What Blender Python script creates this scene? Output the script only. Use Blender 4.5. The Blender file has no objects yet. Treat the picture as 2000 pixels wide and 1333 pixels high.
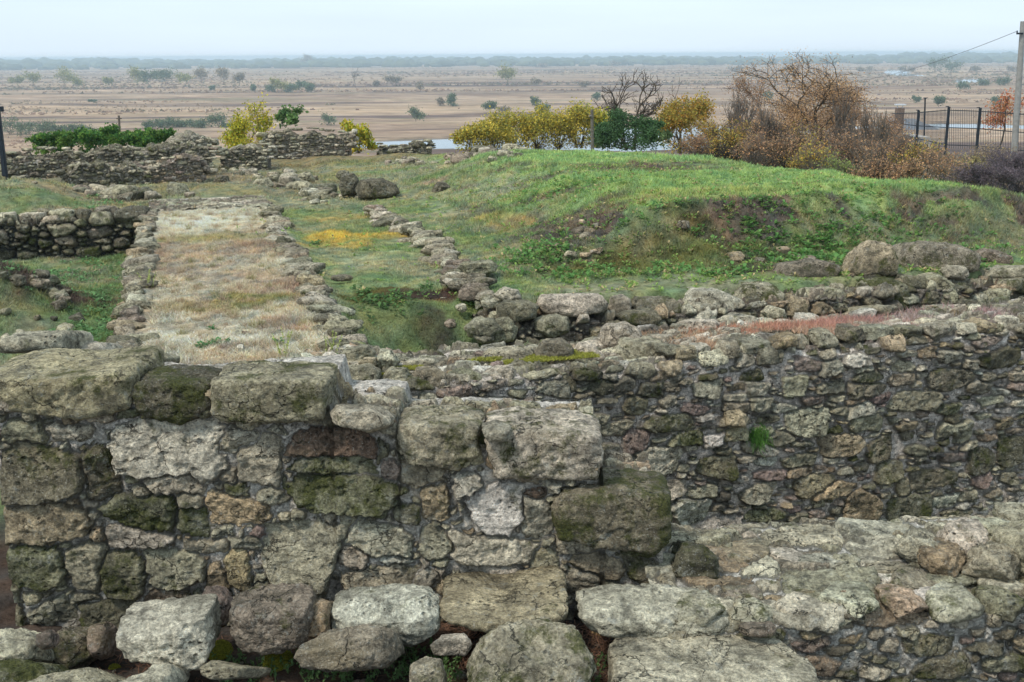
import bpy, bmesh, math, random
import numpy as np
from mathutils import Vector, Matrix
PI = math.pi
SC = bpy.context.scene
COL = SC.collection
rnd = random.Random(7)
rng = np.random.default_rng(11)

# ------------------------------------------------------------------ camera
F = 2200.0; PITCH = math.radians(14.25); ROLL = math.radians(0.40)
_f = np.array([0, math.cos(PITCH), -math.sin(PITCH)])
_r0 = np.array([1.0, 0, 0]); _u0 = np.array([0, math.sin(PITCH), math.cos(PITCH)])
RT = math.cos(ROLL)*_r0 - math.sin(ROLL)*_u0
UP = math.sin(ROLL)*_r0 + math.cos(ROLL)*_u0
cam_d = bpy.data.cameras.new('camera'); cam = bpy.data.objects.new('camera', cam_d); COL.objects.link(cam)
cam.matrix_world = Matrix(((RT[0], UP[0], -_f[0], 0), (RT[1], UP[1], -_f[1], 0), (RT[2], UP[2], -_f[2], 0), (0, 0, 0, 1)))
cam_d.sensor_width = 36; cam_d.lens = 36*F/2000; cam_d.clip_start = .1; cam_d.clip_end = 12000
SC.camera = cam
# ------------------------------------------------------------------ sky, sun, exposure
SUN_EL, SUN_AZ = math.radians(57), math.radians(-132)     # azimuth from +Y, clockwise
w = bpy.data.worlds.new('World'); SC.world = w; w.use_nodes = True
nt = w.node_tree; nt.nodes.clear()
wo = nt.nodes.new('ShaderNodeOutputWorld'); bg = nt.nodes.new('ShaderNodeBackground')
sky = nt.nodes.new('ShaderNodeTexSky'); sky.sky_type = 'NISHITA'; sky.sun_disc = False
sky.sun_elevation = SUN_EL; sky.sun_rotation = SUN_AZ; sky.dust_density = 3.0; sky.altitude = 50
mixw = nt.nodes.new('ShaderNodeMix'); mixw.data_type = 'RGBA'
cl = nt.nodes.new('ShaderNodeTexNoise'); cl.inputs['Scale'].default_value = 1.6; cl.inputs['Detail'].default_value = 5
tcw = nt.nodes.new('ShaderNodeTexCoord'); mpw = nt.nodes.new('ShaderNodeMapping'); mpw.inputs['Scale'].default_value = (1, 1, 9)
nt.links.new(tcw.outputs['Generated'], mpw.inputs[0]); nt.links.new(mpw.outputs[0], cl.inputs['Vector'])
sepw = nt.nodes.new('ShaderNodeSeparateXYZ'); nt.links.new(tcw.outputs['Generated'], sepw.inputs[0])
elr = nt.nodes.new('ShaderNodeValToRGB'); nt.links.new(sepw.outputs[2], elr.inputs[0])
OV = 7.8
elr.color_ramp.elements[0].position = 0.0; elr.color_ramp.elements[0].color = (.77, .89, 1.0, 1)
elr.color_ramp.elements[1].position = 0.12; elr.color_ramp.elements[1].color = (.68, .855, 1.0, 1)
clr = nt.nodes.new('ShaderNodeMapRange'); nt.links.new(cl.outputs[0], clr.inputs[0])
clr.inputs[1].default_value = .3; clr.inputs[2].default_value = .7; clr.inputs[3].default_value = .91*OV; clr.inputs[4].default_value = 1.09*OV
vm = nt.nodes.new('ShaderNodeVectorMath'); vm.operation = 'SCALE'
nt.links.new(elr.outputs[0], vm.inputs[0]); nt.links.new(clr.outputs[0], vm.inputs['Scale'])
mixw.inputs[0].default_value = .9
nt.links.new(sky.outputs[0], mixw.inputs[6]); nt.links.new(vm.outputs[0], mixw.inputs[7])
nt.links.new(mixw.outputs[2], bg.inputs[0]); bg.inputs[1].default_value = .10
nt.links.new(bg.outputs[0], wo.inputs[0])
sd = bpy.data.lights.new('sun', 'SUN'); sd.energy = 1.9; sd.angle = math.radians(10); sd.color = (1, .93, .82)
so = bpy.data.objects.new('sun', sd); COL.objects.link(so)
sdir = Vector((math.sin(SUN_AZ)*math.cos(SUN_EL), math.cos(SUN_AZ)*math.cos(SUN_EL), math.sin(SUN_EL)))
so.rotation_euler = sdir.to_track_quat('Z', 'Y').to_euler()
SC.view_settings.view_transform = 'Standard'; SC.view_settings.look = 'None'
SC.view_settings.exposure = 0.56; SC.view_settings.gamma = 1
SC.cycles.max_bounces = 5; SC.cycles.diffuse_bounces = 2; SC.cycles.volume_bounces = 1; SC.cycles.transparent_max_bounces = 6

# ------------------------------------------------------------------ maths helpers
def ray(px, py): return _f + RT*((px-1000)/F) + UP*((666.5-py)/F)
def on_z(px, py, z): d = ray(px, py); return d*(z/d[2])
def on_Y(px, py, Y): d = ray(px, py); return d*(Y/d[1])
AZ = math.radians(16); UA = np.array([math.cos(AZ), math.sin(AZ), 0]); VA = np.array([-math.sin(AZ), math.cos(AZ), 0])
def on_v(px, py, v): d = ray(px, py); return d*(v/(d@VA))
def uv2w(u, v, z=0): return UA*u + VA*v + np.array([0, 0, z])
def to_uv(X, Y): return X*UA[0]+Y*UA[1], X*VA[0]+Y*VA[1]
def ss(a, b, x): t = np.clip((x-a)/(b-a), 0, 1); return t*t*(3-2*t)
def _h(ix, iy, iz, s):
    h = (ix*374761393 + iy*668265263 + iz*2147483647 + s*1274126177) & 0xffffffff
    h = ((h ^ (h >> 13))*1274126177) & 0xffffffff
    h = ((h ^ (h >> 16))*2246822519) & 0xffffffff
    return ((h ^ (h >> 15)) & 0xffffff)/16777215.0
def vn(x, y, z=0.0, s=0):
    x, y, z = np.broadcast_arrays(np.asarray(x, float), np.asarray(y, float), np.asarray(z, float))
    xi = np.floor(x).astype(np.int64); yi = np.floor(y).astype(np.int64); zi = np.floor(z).astype(np.int64)
    fx, fy, fz = x-xi, y-yi, z-zi
    fx = fx*fx*(3-2*fx); fy = fy*fy*(3-2*fy); fz = fz*fz*(3-2*fz)
    r = 0
    for a in (0, 1):
        wa = fx if a else 1-fx
        for b in (0, 1):
            wb = fy if b else 1-fy
            for c in (0, 1):
                wc = fz if c else 1-fz
                r = r + wa*wb*wc*_h(xi+a, yi+b, zi+c, s)
    return r*2-1
def fbm(x, y, z=0.0, s=0, o=4, g=.5):
    r = 0; a = 1; t = 0; f = 1
    for i in range(o):
        r = r + a*vn(x*f, y*f, np.asarray(z)*f, s+i*17); t += a; a *= g; f *= 2.03
    return r/t
def lin(r, g, b):
    return tuple((c/255/12.92 if c/255 <= .04045 else ((c/255+.055)/1.055)**2.4) for c in (r, g, b))

# ------------------------------------------------------------------ mesh helpers
def mesh_np(name, V, faces, mat, col=None, moss=None, smooth=True, parent=None, loc=None, cell=None):
    V = np.asarray(V, dtype=np.float32).reshape(-1, 3); faces = np.asarray(faces, dtype=np.int32)
    k = faces.shape[1]; n = len(faces)
    me = bpy.data.meshes.new(name)
    if loc is not None: V = V - np.asarray(loc, dtype=np.float32)
    me.vertices.add(len(V)); me.vertices.foreach_set('co', V.ravel())
    me.loops.add(n*k); me.loops.foreach_set('vertex_index', faces.ravel())
    me.polygons.add(n); me.polygons.foreach_set('loop_start', np.arange(0, n*k, k, dtype=np.int32))
    me.polygons.foreach_set('loop_total', np.full(n, k, dtype=np.int32))
    me.polygons.foreach_set('use_smooth', np.full(n, smooth, dtype=bool))
    if col is not None:
        a = me.attributes.new('tint', 'FLOAT_COLOR', 'POINT')
        c = np.ones((len(V), 4), dtype=np.float32); c[:, :3] = np.asarray(col, dtype=np.float32)
        a.data.foreach_set('color', c.ravel())
    if moss is not None:
        a = me.attributes.new('moss', 'FLOAT', 'POINT'); mm = np.empty(len(V), dtype=np.float32); mm[:] = moss
        a.data.foreach_set('value', mm)
    if moss is not None:
        a = me.attributes.new('cell', 'FLOAT', 'POINT'); mm = np.empty(len(V), dtype=np.float32); mm[:] = (len(bpy.data.objects)*.37) % 9 if cell is None else cell
        a.data.foreach_set('value', mm)
    me.update(); me.validate()
    me.materials.append(mat)
    o = bpy.data.objects.new(name, me); COL.objects.link(o)
    if loc is not None: o.location = [float(t) for t in loc]
    if parent is not None:
        o.parent = parent
        if loc is not None: o.location = [float(loc[i])-parent.location[i] for i in range(3)]
        else: o.location = [-c for c in parent.location]
    return o
def grid_faces(ny, nx, mask=None):
    i = np.arange((ny-1)*(nx-1)); r = i//(nx-1); c = i % (nx-1); a = r*nx+c
    f = np.stack([a, a+1, a+nx+1, a+nx], 1)
    return f if mask is None else f[mask.ravel()[i]]
def empty(name, loc, label=None, cat=None, group=None):
    o = bpy.data.objects.new(name, None); COL.objects.link(o); o.location = [float(t) for t in loc]
    o.empty_display_size = .1
    if label: tag(o, label, cat, group)
    return o
ORD = 'first second third fourth fifth sixth seventh eighth ninth tenth eleventh twelfth thirteenth fourteenth fifteenth sixteenth seventeenth eighteenth nineteenth twentieth'.split()
ORD += ['twenty-'+q for q in ORD[:9]]+['thirtieth']+['thirty-'+q for q in ORD[:9]]
def tag(o, label=None, cat=None, group=None, kind=None):
    if label: o['label'] = label
    if cat: o['category'] = cat
    if group: o['group'] = group
    if kind: o['kind'] = kind
    elif cat: o['kind'] = 'thing'
    return o

# ------------------------------------------------------------------ materials
class NB:
    def __init__(s, name):
        s.m = bpy.data.materials.new(name); s.m.use_nodes = True; s.t = s.m.node_tree; s.b = s.t.nodes['Principled BSDF']
        g = s.t.nodes.new('ShaderNodeNewGeometry'); s.pos = g.outputs['Position']; s.geo = g
    def n(s, ty, **kw):
        x = s.t.nodes.new(ty)
        for k, v in kw.items(): setattr(x, k, v)
        return x
    def l(s, a, b): s.t.links.new(a, b)
    def map(s, scale, loc=(0, 0, 0), src=None):
        m = s.n('ShaderNodeMapping'); m.inputs['Scale'].default_value = scale; m.inputs['Location'].default_value = loc
        s.l(src or s.pos, m.inputs[0]); return m.outputs[0]
    def noise(s, scale, detail=4, rough=.55, vec=None):
        x = s.n('ShaderNodeTexNoise'); x.inputs['Scale'].default_value = scale; x.inputs['Detail'].default_value = detail
        x.inputs['Roughness'].default_value = rough; s.l(vec or s.pos, x.inputs['Vector']); return x.outputs[0]
    def mr(s, v, a, b, c=0, d=1, smooth=False):
        x = s.n('ShaderNodeMapRange'); x.interpolation_type = 'SMOOTHSTEP' if smooth else 'LINEAR'
        s.l(v, x.inputs[0])
        for i, q in enumerate((a, b, c, d)): x.inputs[i+1].default_value = q
        return x.outputs[0]
    def math(s, op, a, b):
        x = s.n('ShaderNodeMath', operation=op)
        for i, q in enumerate((a, b)):
            if isinstance(q, (int, float)): x.inputs[i].default_value = q
            else: s.l(q, x.inputs[i])
        return x.outputs[0]
    def mix(s, f, a, b, mode='MIX'):
        x = s.n('ShaderNodeMix', data_type='RGBA', blend_type=mode)
        if isinstance(f, (int, float)): x.inputs[0].default_value = f
        else: s.l(f, x.inputs[0])
        for i, q in ((6, a), (7, b)):
            if isinstance(q, tuple): x.inputs[i].default_value = (*q[:3], 1)
            else: s.l(q, x.inputs[i])
        return x.outputs[2]
    def attr(s, name, out='Color'):
        x = s.n('ShaderNodeAttribute', attribute_name=name); return x.outputs[out]
    def bump(s, h, strength, dist, prev=None):
        x = s.n('ShaderNodeBump'); x.inputs['Strength'].default_value = strength; x.inputs['Distance'].default_value = dist
        s.l(h, x.inputs['Height'])
        if prev: s.l(prev, x.inputs['Normal'])
        return x.outputs[0]
    def scale(s, c, f):
        x = s.n('ShaderNodeVectorMath', operation='SCALE'); s.l(c, x.inputs[0])
        if isinstance(f, (int, float)): x.inputs['Scale'].default_value = f
        else: s.l(f, x.inputs['Scale'])
        return x.outputs[0]
    def done(s, col, rough=.9, nrm=None, spec=.25):
        if isinstance(col, tuple): s.b.inputs['Base Color'].default_value = (*col[:3], 1)
        else: s.l(col, s.b.inputs['Base Color'])
        if isinstance(rough, (int, float)): s.b.inputs['Roughness'].default_value = rough
        else: s.l(rough, s.b.inputs['Roughness'])
        s.b.inputs['Specular IOR Level'].default_value = spec
        if nrm: s.l(nrm, s.b.inputs['Normal'])
        return s.m
def stone_mat(name, fine=1.0, wet=False):
    b = NB(name); t = b.attr('tint'); mo = b.attr('moss', 'Fac')
    cm = b.n('ShaderNodeCombineXYZ'); ce = b.attr('cell', 'Fac')
    for i, k in enumerate((3.1, 1.7, 2.3)): b.l(b.math('MULTIPLY', ce, k), cm.inputs[i])
    va = b.n('ShaderNodeVectorMath', operation='ADD'); b.l(b.pos, va.inputs[0]); b.l(cm.outputs[0], va.inputs[1]); wpos = b.pos; b.pos = va.outputs[0]
    n1 = b.noise(5.5, 6, .6); n2 = b.noise(26*fine, 7, .7); n3 = b.noise(95*fine, 4, .75)
    c = b.scale(t, b.mr(n1, .3, .7, .66, 1.34)); c = b.scale(c, b.mr(n2, .32, .68, .38, 1.7)); c = b.scale(c, b.mr(n3, .3, .7, .45, 1.65))
    # ochre tone where the rock is freshly broken
    n4 = b.noise(3.1, 5, .6, b.map((1, 1, 1.8), (7, 3, 1)))
    c = b.mix(b.mr(n4, .55, .72, 0, .45), c, (.34, .27, .15))
    # dark crust
    n5 = b.noise(7, 8, .72, b.map((1, 1, 1.3), (3, 9, 5)))
    c = b.mix(b.math('MULTIPLY', b.mr(n5, .53, .64, 0, .70), b.mr(mo, -.45, 0, .2, 1)), c, (.055, .054, .042))
    # pale lichen spots
    n6 = b.noise(17*fine, 6, .75, b.map((1, 1, 1), (13, 2, 8)))
    c = b.mix(b.mr(n6, .57, .68, 0, .62), c, (.46, .47, .42))
    # pale grains and thin cracks
    n8 = b.noise(120*fine, 3, .6); c = b.mix(b.mr(n8, .60, .68, 0, .55), c, (.62, .60, .52))
    vc = b.n('ShaderNodeTexVoronoi', feature='DISTANCE_TO_EDGE'); vc.inputs['Scale'].default_value = 3.3*fine
    wv = b.n('ShaderNodeVectorMath', operation='ADD'); nc = b.n('ShaderNodeTexNoise'); nc.inputs['Scale'].default_value = 7; nc.inputs['Detail'].default_value = 5; b.l(b.pos, nc.inputs['Vector'])
    b.l(b.map((1, 1, 1.6)), wv.inputs[0]); b.l(b.scale(nc.outputs['Color'], .5), wv.inputs[1]); b.l(wv.outputs[0], vc.inputs['Vector'])
    crk = b.math('MULTIPLY', b.mr(vc.outputs[0], .004, .016, 1, 0), b.mr(n4, .47, .55, 0, 1)); c = b.mix(b.math('MULTIPLY', crk, .8), c, (.04, .038, .03))
    # moss
    n7 = b.noise(7, 8, .75, b.map((1, 1, .8), (1, 19, 4), wpos))
    n9 = b.noise(2.6, 7, .7, b.map((1, 1, 1), (31, 9, 4), wpos)); c = b.mix(b.math('MULTIPLY', b.mr(n9, .50, .64, 0, .60), b.mr(mo, -.45, 0, .15, 1)), c, (.075, .072, .052))
    mk = b.mr(b.math('ADD', n7, b.math('MULTIPLY', mo, .26)), .60, .70, 0, .85)
    mcol = b.mix(b.mr(n3, .35, .65), (.028, .036, .010), (.105, .115, .022))
    c = b.mix(mk, c, mcol)
    # pits
    vo = b.n('ShaderNodeTexVoronoi'); vo.inputs['Scale'].default_value = 34*fine; b.l(b.map((1, 1, 1.3)), vo.inputs['Vector'])
    pit = b.math('MULTIPLY', b.mr(vo.outputs[0], .10, .32, 1, 0), b.mr(n1, .53, .64, 0, 1))
    c = b.mix(b.math('MULTIPLY', pit, .75), c, (.025, .025, .02))
    h = b.math('ADD', b.math('ADD', n2, b.math('MULTIPLY', n3, .6)), b.math('MULTIPLY', b.math('ADD', pit, crk), -1.1))
    nr = b.bump(h, 1.0, .034)
    rough = .93
    if wet: rough = b.mr(b.noise(6, 3), .5, .6, .9, .18)
    return b.done(c, rough, nr, .5 if wet else .2)
M_ST = stone_mat('weathered_limestone'); M_STF = stone_mat('weathered_limestone_far', .55); M_WET = stone_mat('wet_limestone', 1, True)
def ground_mat():
    b = NB('hilltop_soil_and_grass'); t = b.attr('tint')
    n1 = b.noise(9, 6, .65); n2 = b.noise(60, 6, .8)
    c = b.scale(t, b.mr(n1, .3, .7, .68, 1.3)); c = b.scale(c, b.mr(n2, .3, .7, .5, 1.5))
    nr = b.bump(b.math('ADD', n1, n2), .9, .03)
    return b.done(c, .95, nr, .1)
M_GR = ground_mat()
def leaf_mat(name, tr=.25, k=1.0):
    b = NB(name); t = b.scale(b.attr('tint'), k)
    m = b.done(t, .7, None, .2)
    tb = b.n('ShaderNodeBsdfTranslucent'); b.l(t, tb.inputs[0])
    mx = b.n('ShaderNodeMixShader'); mx.inputs[0].default_value = tr
    b.l(b.b.outputs[0], mx.inputs[1]); b.l(tb.outputs[0], mx.inputs[2])
    b.l(mx.outputs[0], b.t.nodes['Material Output'].inputs[0]); return m
M_LEAF = leaf_mat('foliage', .4, 1.5); M_BLADE = leaf_mat('grass_blades', .3)
def simple(name, col, rough=.7, sc=30, amp=.3, metal=0, bump=.2):
    b = NB(name); n = b.noise(sc, 5, .6)
    rgb = b.n('ShaderNodeRGB'); rgb.outputs[0].default_value = (*col, 1)
    m = b.done(b.scale(rgb.outputs[0], b.mr(n, .3, .7, 1-amp, 1+amp)), rough, b.bump(n, bump, .01), .3)
    b.b.inputs['Metallic'].default_value = metal; return m
M_BARK = simple('bark', (.085, .068, .052), .9, 12, .4, bump=.8)
M_BARKG = simple('pale_dry_bark', (.17, .14, .115), .9, 12, .35, bump=.5)
M_BLACK = simple('dark_painted_metal', (.016, .022, .032), .45, 20, .2)
M_CONC = simple('grey_concrete', (.27, .27, .26), .9, 8, .18, bump=.4)
M_WOOD = simple('weathered_wood', (.14, .12, .10), .9, 25, .35, bump=.5)
M_ROOF = simple('pale_sheet_roof', (.62, .65, .70), .4, 3, .08)
M_BRICK = simple('chimney_brick', (.17, .125, .10), .9, 20, .4)
def water_mat():
    b = NB('still_water'); n = b.noise(.8, 4, .5, b.map((.4, 1, 1)))
    m = b.done((.10, .12, .13), .06, b.bump(n, .08, .05), .9); b.b.inputs['IOR'].default_value = 2.3; return m
M_WATER = water_mat()
def plain_mat():
    b = NB('reed_marsh'); 
    s1 = b.noise(1, 7, .62, b.map((.0035, .016, .02)))
    s2 = b.noise(1, 6, .68, b.map((.012, .06, .1), (40, 8, 0)))
    s3 = b.noise(1, 6, .7, b.map((.10, .32, 1), (4, 18, 0)))
    s4 = b.noise(1, 5, .65, b.map((.004, .035, .1), (91, 33, 0)))
    c = b.mix(b.mr(s1, .40, .60), (.375, .262, .168), (.25, .167, .118))
    c = b.mix(b.mr(s2, .44, .58, 0, .8), c, (.40, .295, .205))
    c = b.mix(b.mr(s4, .53, .62, 0, .85), c, (.085, .055, .05))
    c = b.mix(b.mr(b.noise(1, 5, .6, b.map((.006, .05, 1), (7, 77, 0))), .57, .66, 0, .6), c, (.16, .155, .085))
    c = b.scale(c, b.mr(s3, .3, .7, .5, 1.5)); c = b.scale(c, b.mr(b.noise(1, 6, .75, b.map((.03, .05, .1), (5, 5, 5))), .35, .65, .75, 1.25))
    return b.done(c, .95, b.bump(b.math('ADD', s3, s2), .8, 1.0), .05)
M_PLAIN = plain_mat()

# ------------------------------------------------------------------ terrain height
U_L, U_R, U_D = -.42, .93, 2.27        # strip left edge, strip right edge, diagonal wall
ZT = -1.80
def terrain(X, Y, rough=True):
    X = np.asarray(X, float); Y = np.asarray(Y, float)
    u, v = to_uv(X, Y)
    wob = fbm(X*1.3, Y*1.3, 0, 3, 3)*.12
    z = np.full(np.broadcast(X, Y).shape, ZT)
    # far hilltop undulation
    z = z + .06*fbm(X*.5, Y*.5, 0, 5, 3)*ss(13, 16, Y)
    # left pit
    pit = ss(U_L-.05, U_L-.28, u+wob*.3)*ss(14.3, 14.12, v)*ss(4, 5, v)
    z = z - pit*.47
    # rise of earth on the left of the pit
    z = z + .50*np.exp(-(((X+4.75)/.62)**2 + ((Y-10.0)/.75)**2))
    # grassy rise on the far side of the left pit
    z = z + .22*ss(U_L-.6, U_L-1.6, u)*ss(14.2, 15.2, v)*ss(18, 16, v)
    # middle terrace dips toward the small pit
    mid = ss(U_R+.05, U_R+.25, u)*ss(U_D+.15, U_D-.1, u)
    z = z - mid*(.05 + .50*ss(8.55, 7.35, v+wob*1.2)*ss(U_R, U_R+.5, u))
    # trench between the tall wall and the block wall, deep pit in front of the tall wall
    z = z - .6*ss(U_D+.0, U_D+.2, u)*ss(8.0, 7.8, v)
    deep = ss(.55, .75, u)*ss(6.6, 6.4, v)*ss(4.32, 4.42, Y)
    z = z*(1-deep) + deep*(-3.3)
    # big mound on the right
    front = np.clip((v+wob-.10*np.clip(u-5, -1, 2)-8.85)/.85, 0, 1); front = np.where(front < 1, front**1.5, 1)
    left = ss(2.45, 4.5, u - .05*(v-9)+wob*1.5 )
    back = ss(16.0, 20.5, v)
    m = front*left
    z = z - .10*ss(17, 21, Y)
    z = z + m*(.46-.10*ss(10.5, 15, v))*(1-.6*back) + .06*m*fbm(X*.7, Y*.7, 0, 21, 3)
    # right edge of the hill top drops away
    edge = Y - np.interp(X, [-3, 0, 1.6, 3.0, 4.0, 5.1, 6.5, 9, 20], [21, 20, 17.8, 15.4, 12.3, 10.9, 9.8, 8.8, 7]) + .25*fbm(X*1.1, Y*1.1, 0, 44, 2)
    edge = edge/np.interp(X, [1.6, 3, 5, 8], [1.3, 2.2, 2.2, 1.2])
    e2 = np.maximum(edge, Y-22.5+.4*X*0)
    drop = np.clip(e2, 0, None)
    z = z - np.minimum(drop*.30 + drop**2*.03, 1.9 + drop*.055)*ss(-2, 1.5, X + .15*(Y-19)) 
    dl = np.clip(Y-22.3, 0, None)*ss(1.5, -2, X + .15*(Y-19))
    z = z - np.minimum(dl*.30, 40)
    dd = np.clip(np.hypot(X*.9-9, Y-10)-44, 0, None)
    z = z - dd*.55
    # ground under foreground
    fg = ss(4.75, 4.55, Y)
    zz = -2.255 + .05*fbm(X*3, Y*3, 0, 9, 3)
    pr = ss(1.28, 1.75, X + (3.6-Y)*.0 + .35*(3.85-Y))
    zz = zz - .95*pr*ss(4.4, 3.9, Y)*1.0 - .95*pr*ss(3.9, 4.4, Y)
    z = z*(1-fg) + zz*fg
    z = np.maximum(z, -16.6)
    if rough:
        nearm = ss(24, 18, Y)
        z = z + .030*fbm(X*4, Y*4, 0, 31, 4)*nearm + .012*fbm(X*19, Y*19, 0, 37, 3)*nearm
        z = z + .045*np.abs(fbm(X*2.6, Y*4, 0, 41, 3))*m*(1-ss(10, 11, v)) + soilmask(X, Y)*.05*(np.abs(fbm(X*11, Y*11, 0, 43, 4, .6))*1.6-.9)
    return z
# colours of the ground by place
G_BR = np.array([.185, .265, .098]); G_DU = np.array([.285, .285, .17]); G_DK = np.array([.095, .125, .05])
STRAW = np.array([.66, .575, .41]); YEL = np.array([.50, .34, .07]); SOIL = np.array([.085, .062, .048])
PINK = np.array([.33, .245, .175]); OLIVE = np.array([.20, .19, .06]); GREYB = np.array([.20, .18, .14])
BLOBS = [  # px, py, z, half width across (u), half depth (v), colour, strength
 (400, 432, ZT, .60, 1.0, STRAW*1.08, 1.0), (410, 470, ZT, .55, .35, OLIVE*1.25, .8), (440, 520, ZT, .6, 1.0, PINK*.8+STRAW*.25, .8), (330, 560, ZT, .30, .5, STRAW*.75, .8),
 (470, 590, ZT, .55, .30, OLIVE, .85), (440, 650, ZT, .62, .45, STRAW*.92, 1), (560, 640, ZT, .25, .4, PINK, .8), (560, 655, ZT, .3, .2, STRAW*.8, .7), (400, 700, ZT, .5, .25, STRAW*.85, .9),
 (700, 462, ZT-.05, .66, .38, YEL*1.15, 1), (680, 425, ZT-.05, .5, .4, YEL*.6+PINK*.4, .6), (660, 480, ZT-.05, .5, .2, YEL*1.1, .8), (720, 505, ZT-.05, .6, .4, G_DU*1.35, .7),
 (780, 560, ZT-.05, .5, .3, G_BR*.55+G_DU*.5, .8), (890, 585, ZT-.1, .28, .28, np.array([.16, .075, .055]), 1), (790, 590, ZT-.1, .5, .25, OLIVE*.8, .8), (820, 670, -2.25, .4, .2, SOIL*.75, .9), (870, 655, -2.05, .28, .4, SOIL*.8, .9), (770, 630, -1.95, .5, .5, G_DK*1.5, .85), (740, 640, -2.1, .3, .3, OLIVE*.55, .8),
 (870, 680, -2.3, .35, .25, SOIL*.6, 1), (930, 380, -1.7, .6, 1.0, G_DU*1.2, .6), (705, 322, ZT, .5, .6, YEL*.7, .8), (850, 365, ZT, .4, .35, PINK*1.1, .8), (750, 320, ZT, .9, 1.5, G_DU*1.1, .5),
 (1400, 360, -1.25, 1.6, .4, OLIVE*1.6+G_BR*.3, .5), (1260, 302, -1.25, 1.3, 1.0, SOIL*1.5, 1), (1160, 415, -1.45, .7, .3, SOIL*1.6, .8), (1110, 455, -1.6, .35, .4, GREYB*.7, .7), (1300, 450, -1.5, 1.0, .5, OLIVE*.65, .7), (1080, 400, -1.4, .5, .5, GREYB*.8, .7), (1500, 440, -1.45, .7, .30, SOIL*.9, .85), (1560, 480, -1.6, .5, .25, SOIL*.8, .7), (1250, 530, -1.8, 1.4, .3, G_DK*1.6, .6), (1180, 500, -1.7, .8, .3, OLIVE*.6, .6),
 (60, 490, -1.7, .8, .7, SOIL*1.1, 1), (0, 560, -2.1, .5, .5, SOIL, .6), (200, 440, -2.15, .8, .5, PINK*.7+OLIVE*.3, .75), (60, 370, -1.55, .7, .6, G_BR*.7, .8), (140, 385, -1.6, .5, .4, PINK*.9, .7),
 (130, 540, -2.15, .5, .5, G_DU*.9, .6), (980, 440, -1.75, .25, .5, YEL*.55+G_DU*.5, .7), (500, 310, ZT, .6, 1.2, GREYB, .7), (250, 340, ZT, 2.0, 1.3, GREYB*.9, .85), (560, 360, ZT, .7, 1.2, GREYB*.9+OLIVE*.2, .7), (450, 345, ZT, .6, 1.2, PINK*.9, .6),
]
def soilmask(X, Y):
    u, v = to_uv(X, Y); n = fbm(X*1.5, Y*2.4, 0, 81, 4, .6)
    edge = ss(9.2, 9.5, v)*ss(10.05, 9.75, v)*ss(3.4, 4, u); flank = ss(2.7, 3.2, u-.05*(v-9))*ss(4.6, 3.9, u-.05*(v-9))*ss(9, 9.6, v)*ss(17, 14, v)
    slope = ss(8.6, 8.9, v)*ss(9.7, 9.4, v)*ss(3, 3.5, u)
    return np.clip(ss(-.08, .10, n)*edge*.95 + ss(-.06, .16, n)*flank*.85 + ss(.04, .2, n)*slope*.8, 0, 1)
def gcol(X, Y):
    u, v = to_uv(X, Y)
    n1 = fbm(X*1.7, Y*1.7, 0, 51, 4); n2 = fbm(X*6, Y*6, 0, 57, 3)
    t = np.clip(.5+n1*1.5, 0, 1)[..., None]
    c = G_DU*(1-t) + (G_BR*.75+G_DU*.2)*t
    # mound top bright green
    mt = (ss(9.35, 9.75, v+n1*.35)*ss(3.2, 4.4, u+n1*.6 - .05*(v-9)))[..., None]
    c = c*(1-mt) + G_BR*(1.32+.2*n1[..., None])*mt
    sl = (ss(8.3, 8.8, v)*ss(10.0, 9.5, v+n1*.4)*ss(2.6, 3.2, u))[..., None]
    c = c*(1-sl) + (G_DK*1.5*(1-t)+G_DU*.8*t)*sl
    pt = soilmask(X, Y)[..., None]
    c = c*(1-pt) + (SOIL*(1.5+.8*n2[..., None])*.7 + GREYB*.3)*pt
    lp = (ss(U_L-.1, U_L-.3, u)*ss(14, 13.6, v))[..., None]
    c = c*(1-lp) + (G_BR*.85*t + G_DU*.8*(1-t))*lp
    dl = (ss(14.0, 14.8, v)*ss(3.6, 2.4, u+n1)*ss(-.35, .15, n1+.5*n2))[..., None]*.72
    c = c*(1-dl) + (GREYB*(1-t)*1.1+(PINK*.5+OLIVE*.5)*t)*dl
    st = (ss(U_L-.1, U_L+.02, u)*ss(U_R+.1, U_R-.02, u)*ss(14.6, 14.2, v))[..., None]
    c = c*(1-st) + (PINK*.8*(1-t)+STRAW*.8*t)*st
    wx = X + .16*fbm(X*3, Y*3, 0, 61, 3) + .25*n1; wy = Y + .3*fbm(X*2, Y*2, 0, 63, 3)
    bk = .62+.38*ss(-.22, .18, fbm(X*6, Y*3.5, 0, 69, 3))
    for px, py, zz, ru, rv, cc, k in BLOBS:
        q = on_z(px, py, zz); du, dv = to_uv(wx-q[0], wy-q[1])
        a = (bk*k*ss(1.15, .55, np.sqrt((du/ru)**2+(dv/rv)**2)+n2*.35+n1*.25))[..., None]
        c = c*(1-a) + cc*a
    dist = ss(19, 24, Y)[..., None]
    c = c*(1-dist) + np.array([.22, .15, .075])*dist
    fg = (ss(6.2, 5.4, v))[..., None]
    c = c*(1-fg) + (SOIL*(1.1+.5*n2[..., None]))*fg
    fv = fbm(X*22, Y*16, 0, 65, 3)[..., None]; fw = fbm(X*9, Y*7, 0, 67, 3)[..., None]
    c = c*(1+.45*fv)*(1+.30*fw)*np.concatenate([1+.25*fw, np.ones_like(fw), 1-.2*fw], -1)
    return np.clip(c, 0.01, .7)
def axis(segs):
    out = [segs[0][0]]
    for a, b, s0, s1 in segs:
        x = a
        while x < b-1e-6:
            s = s0+(s1-s0)*(x-a)/(b-a); x = min(x+s, b); out.append(x)
    return np.array(out)
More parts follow.
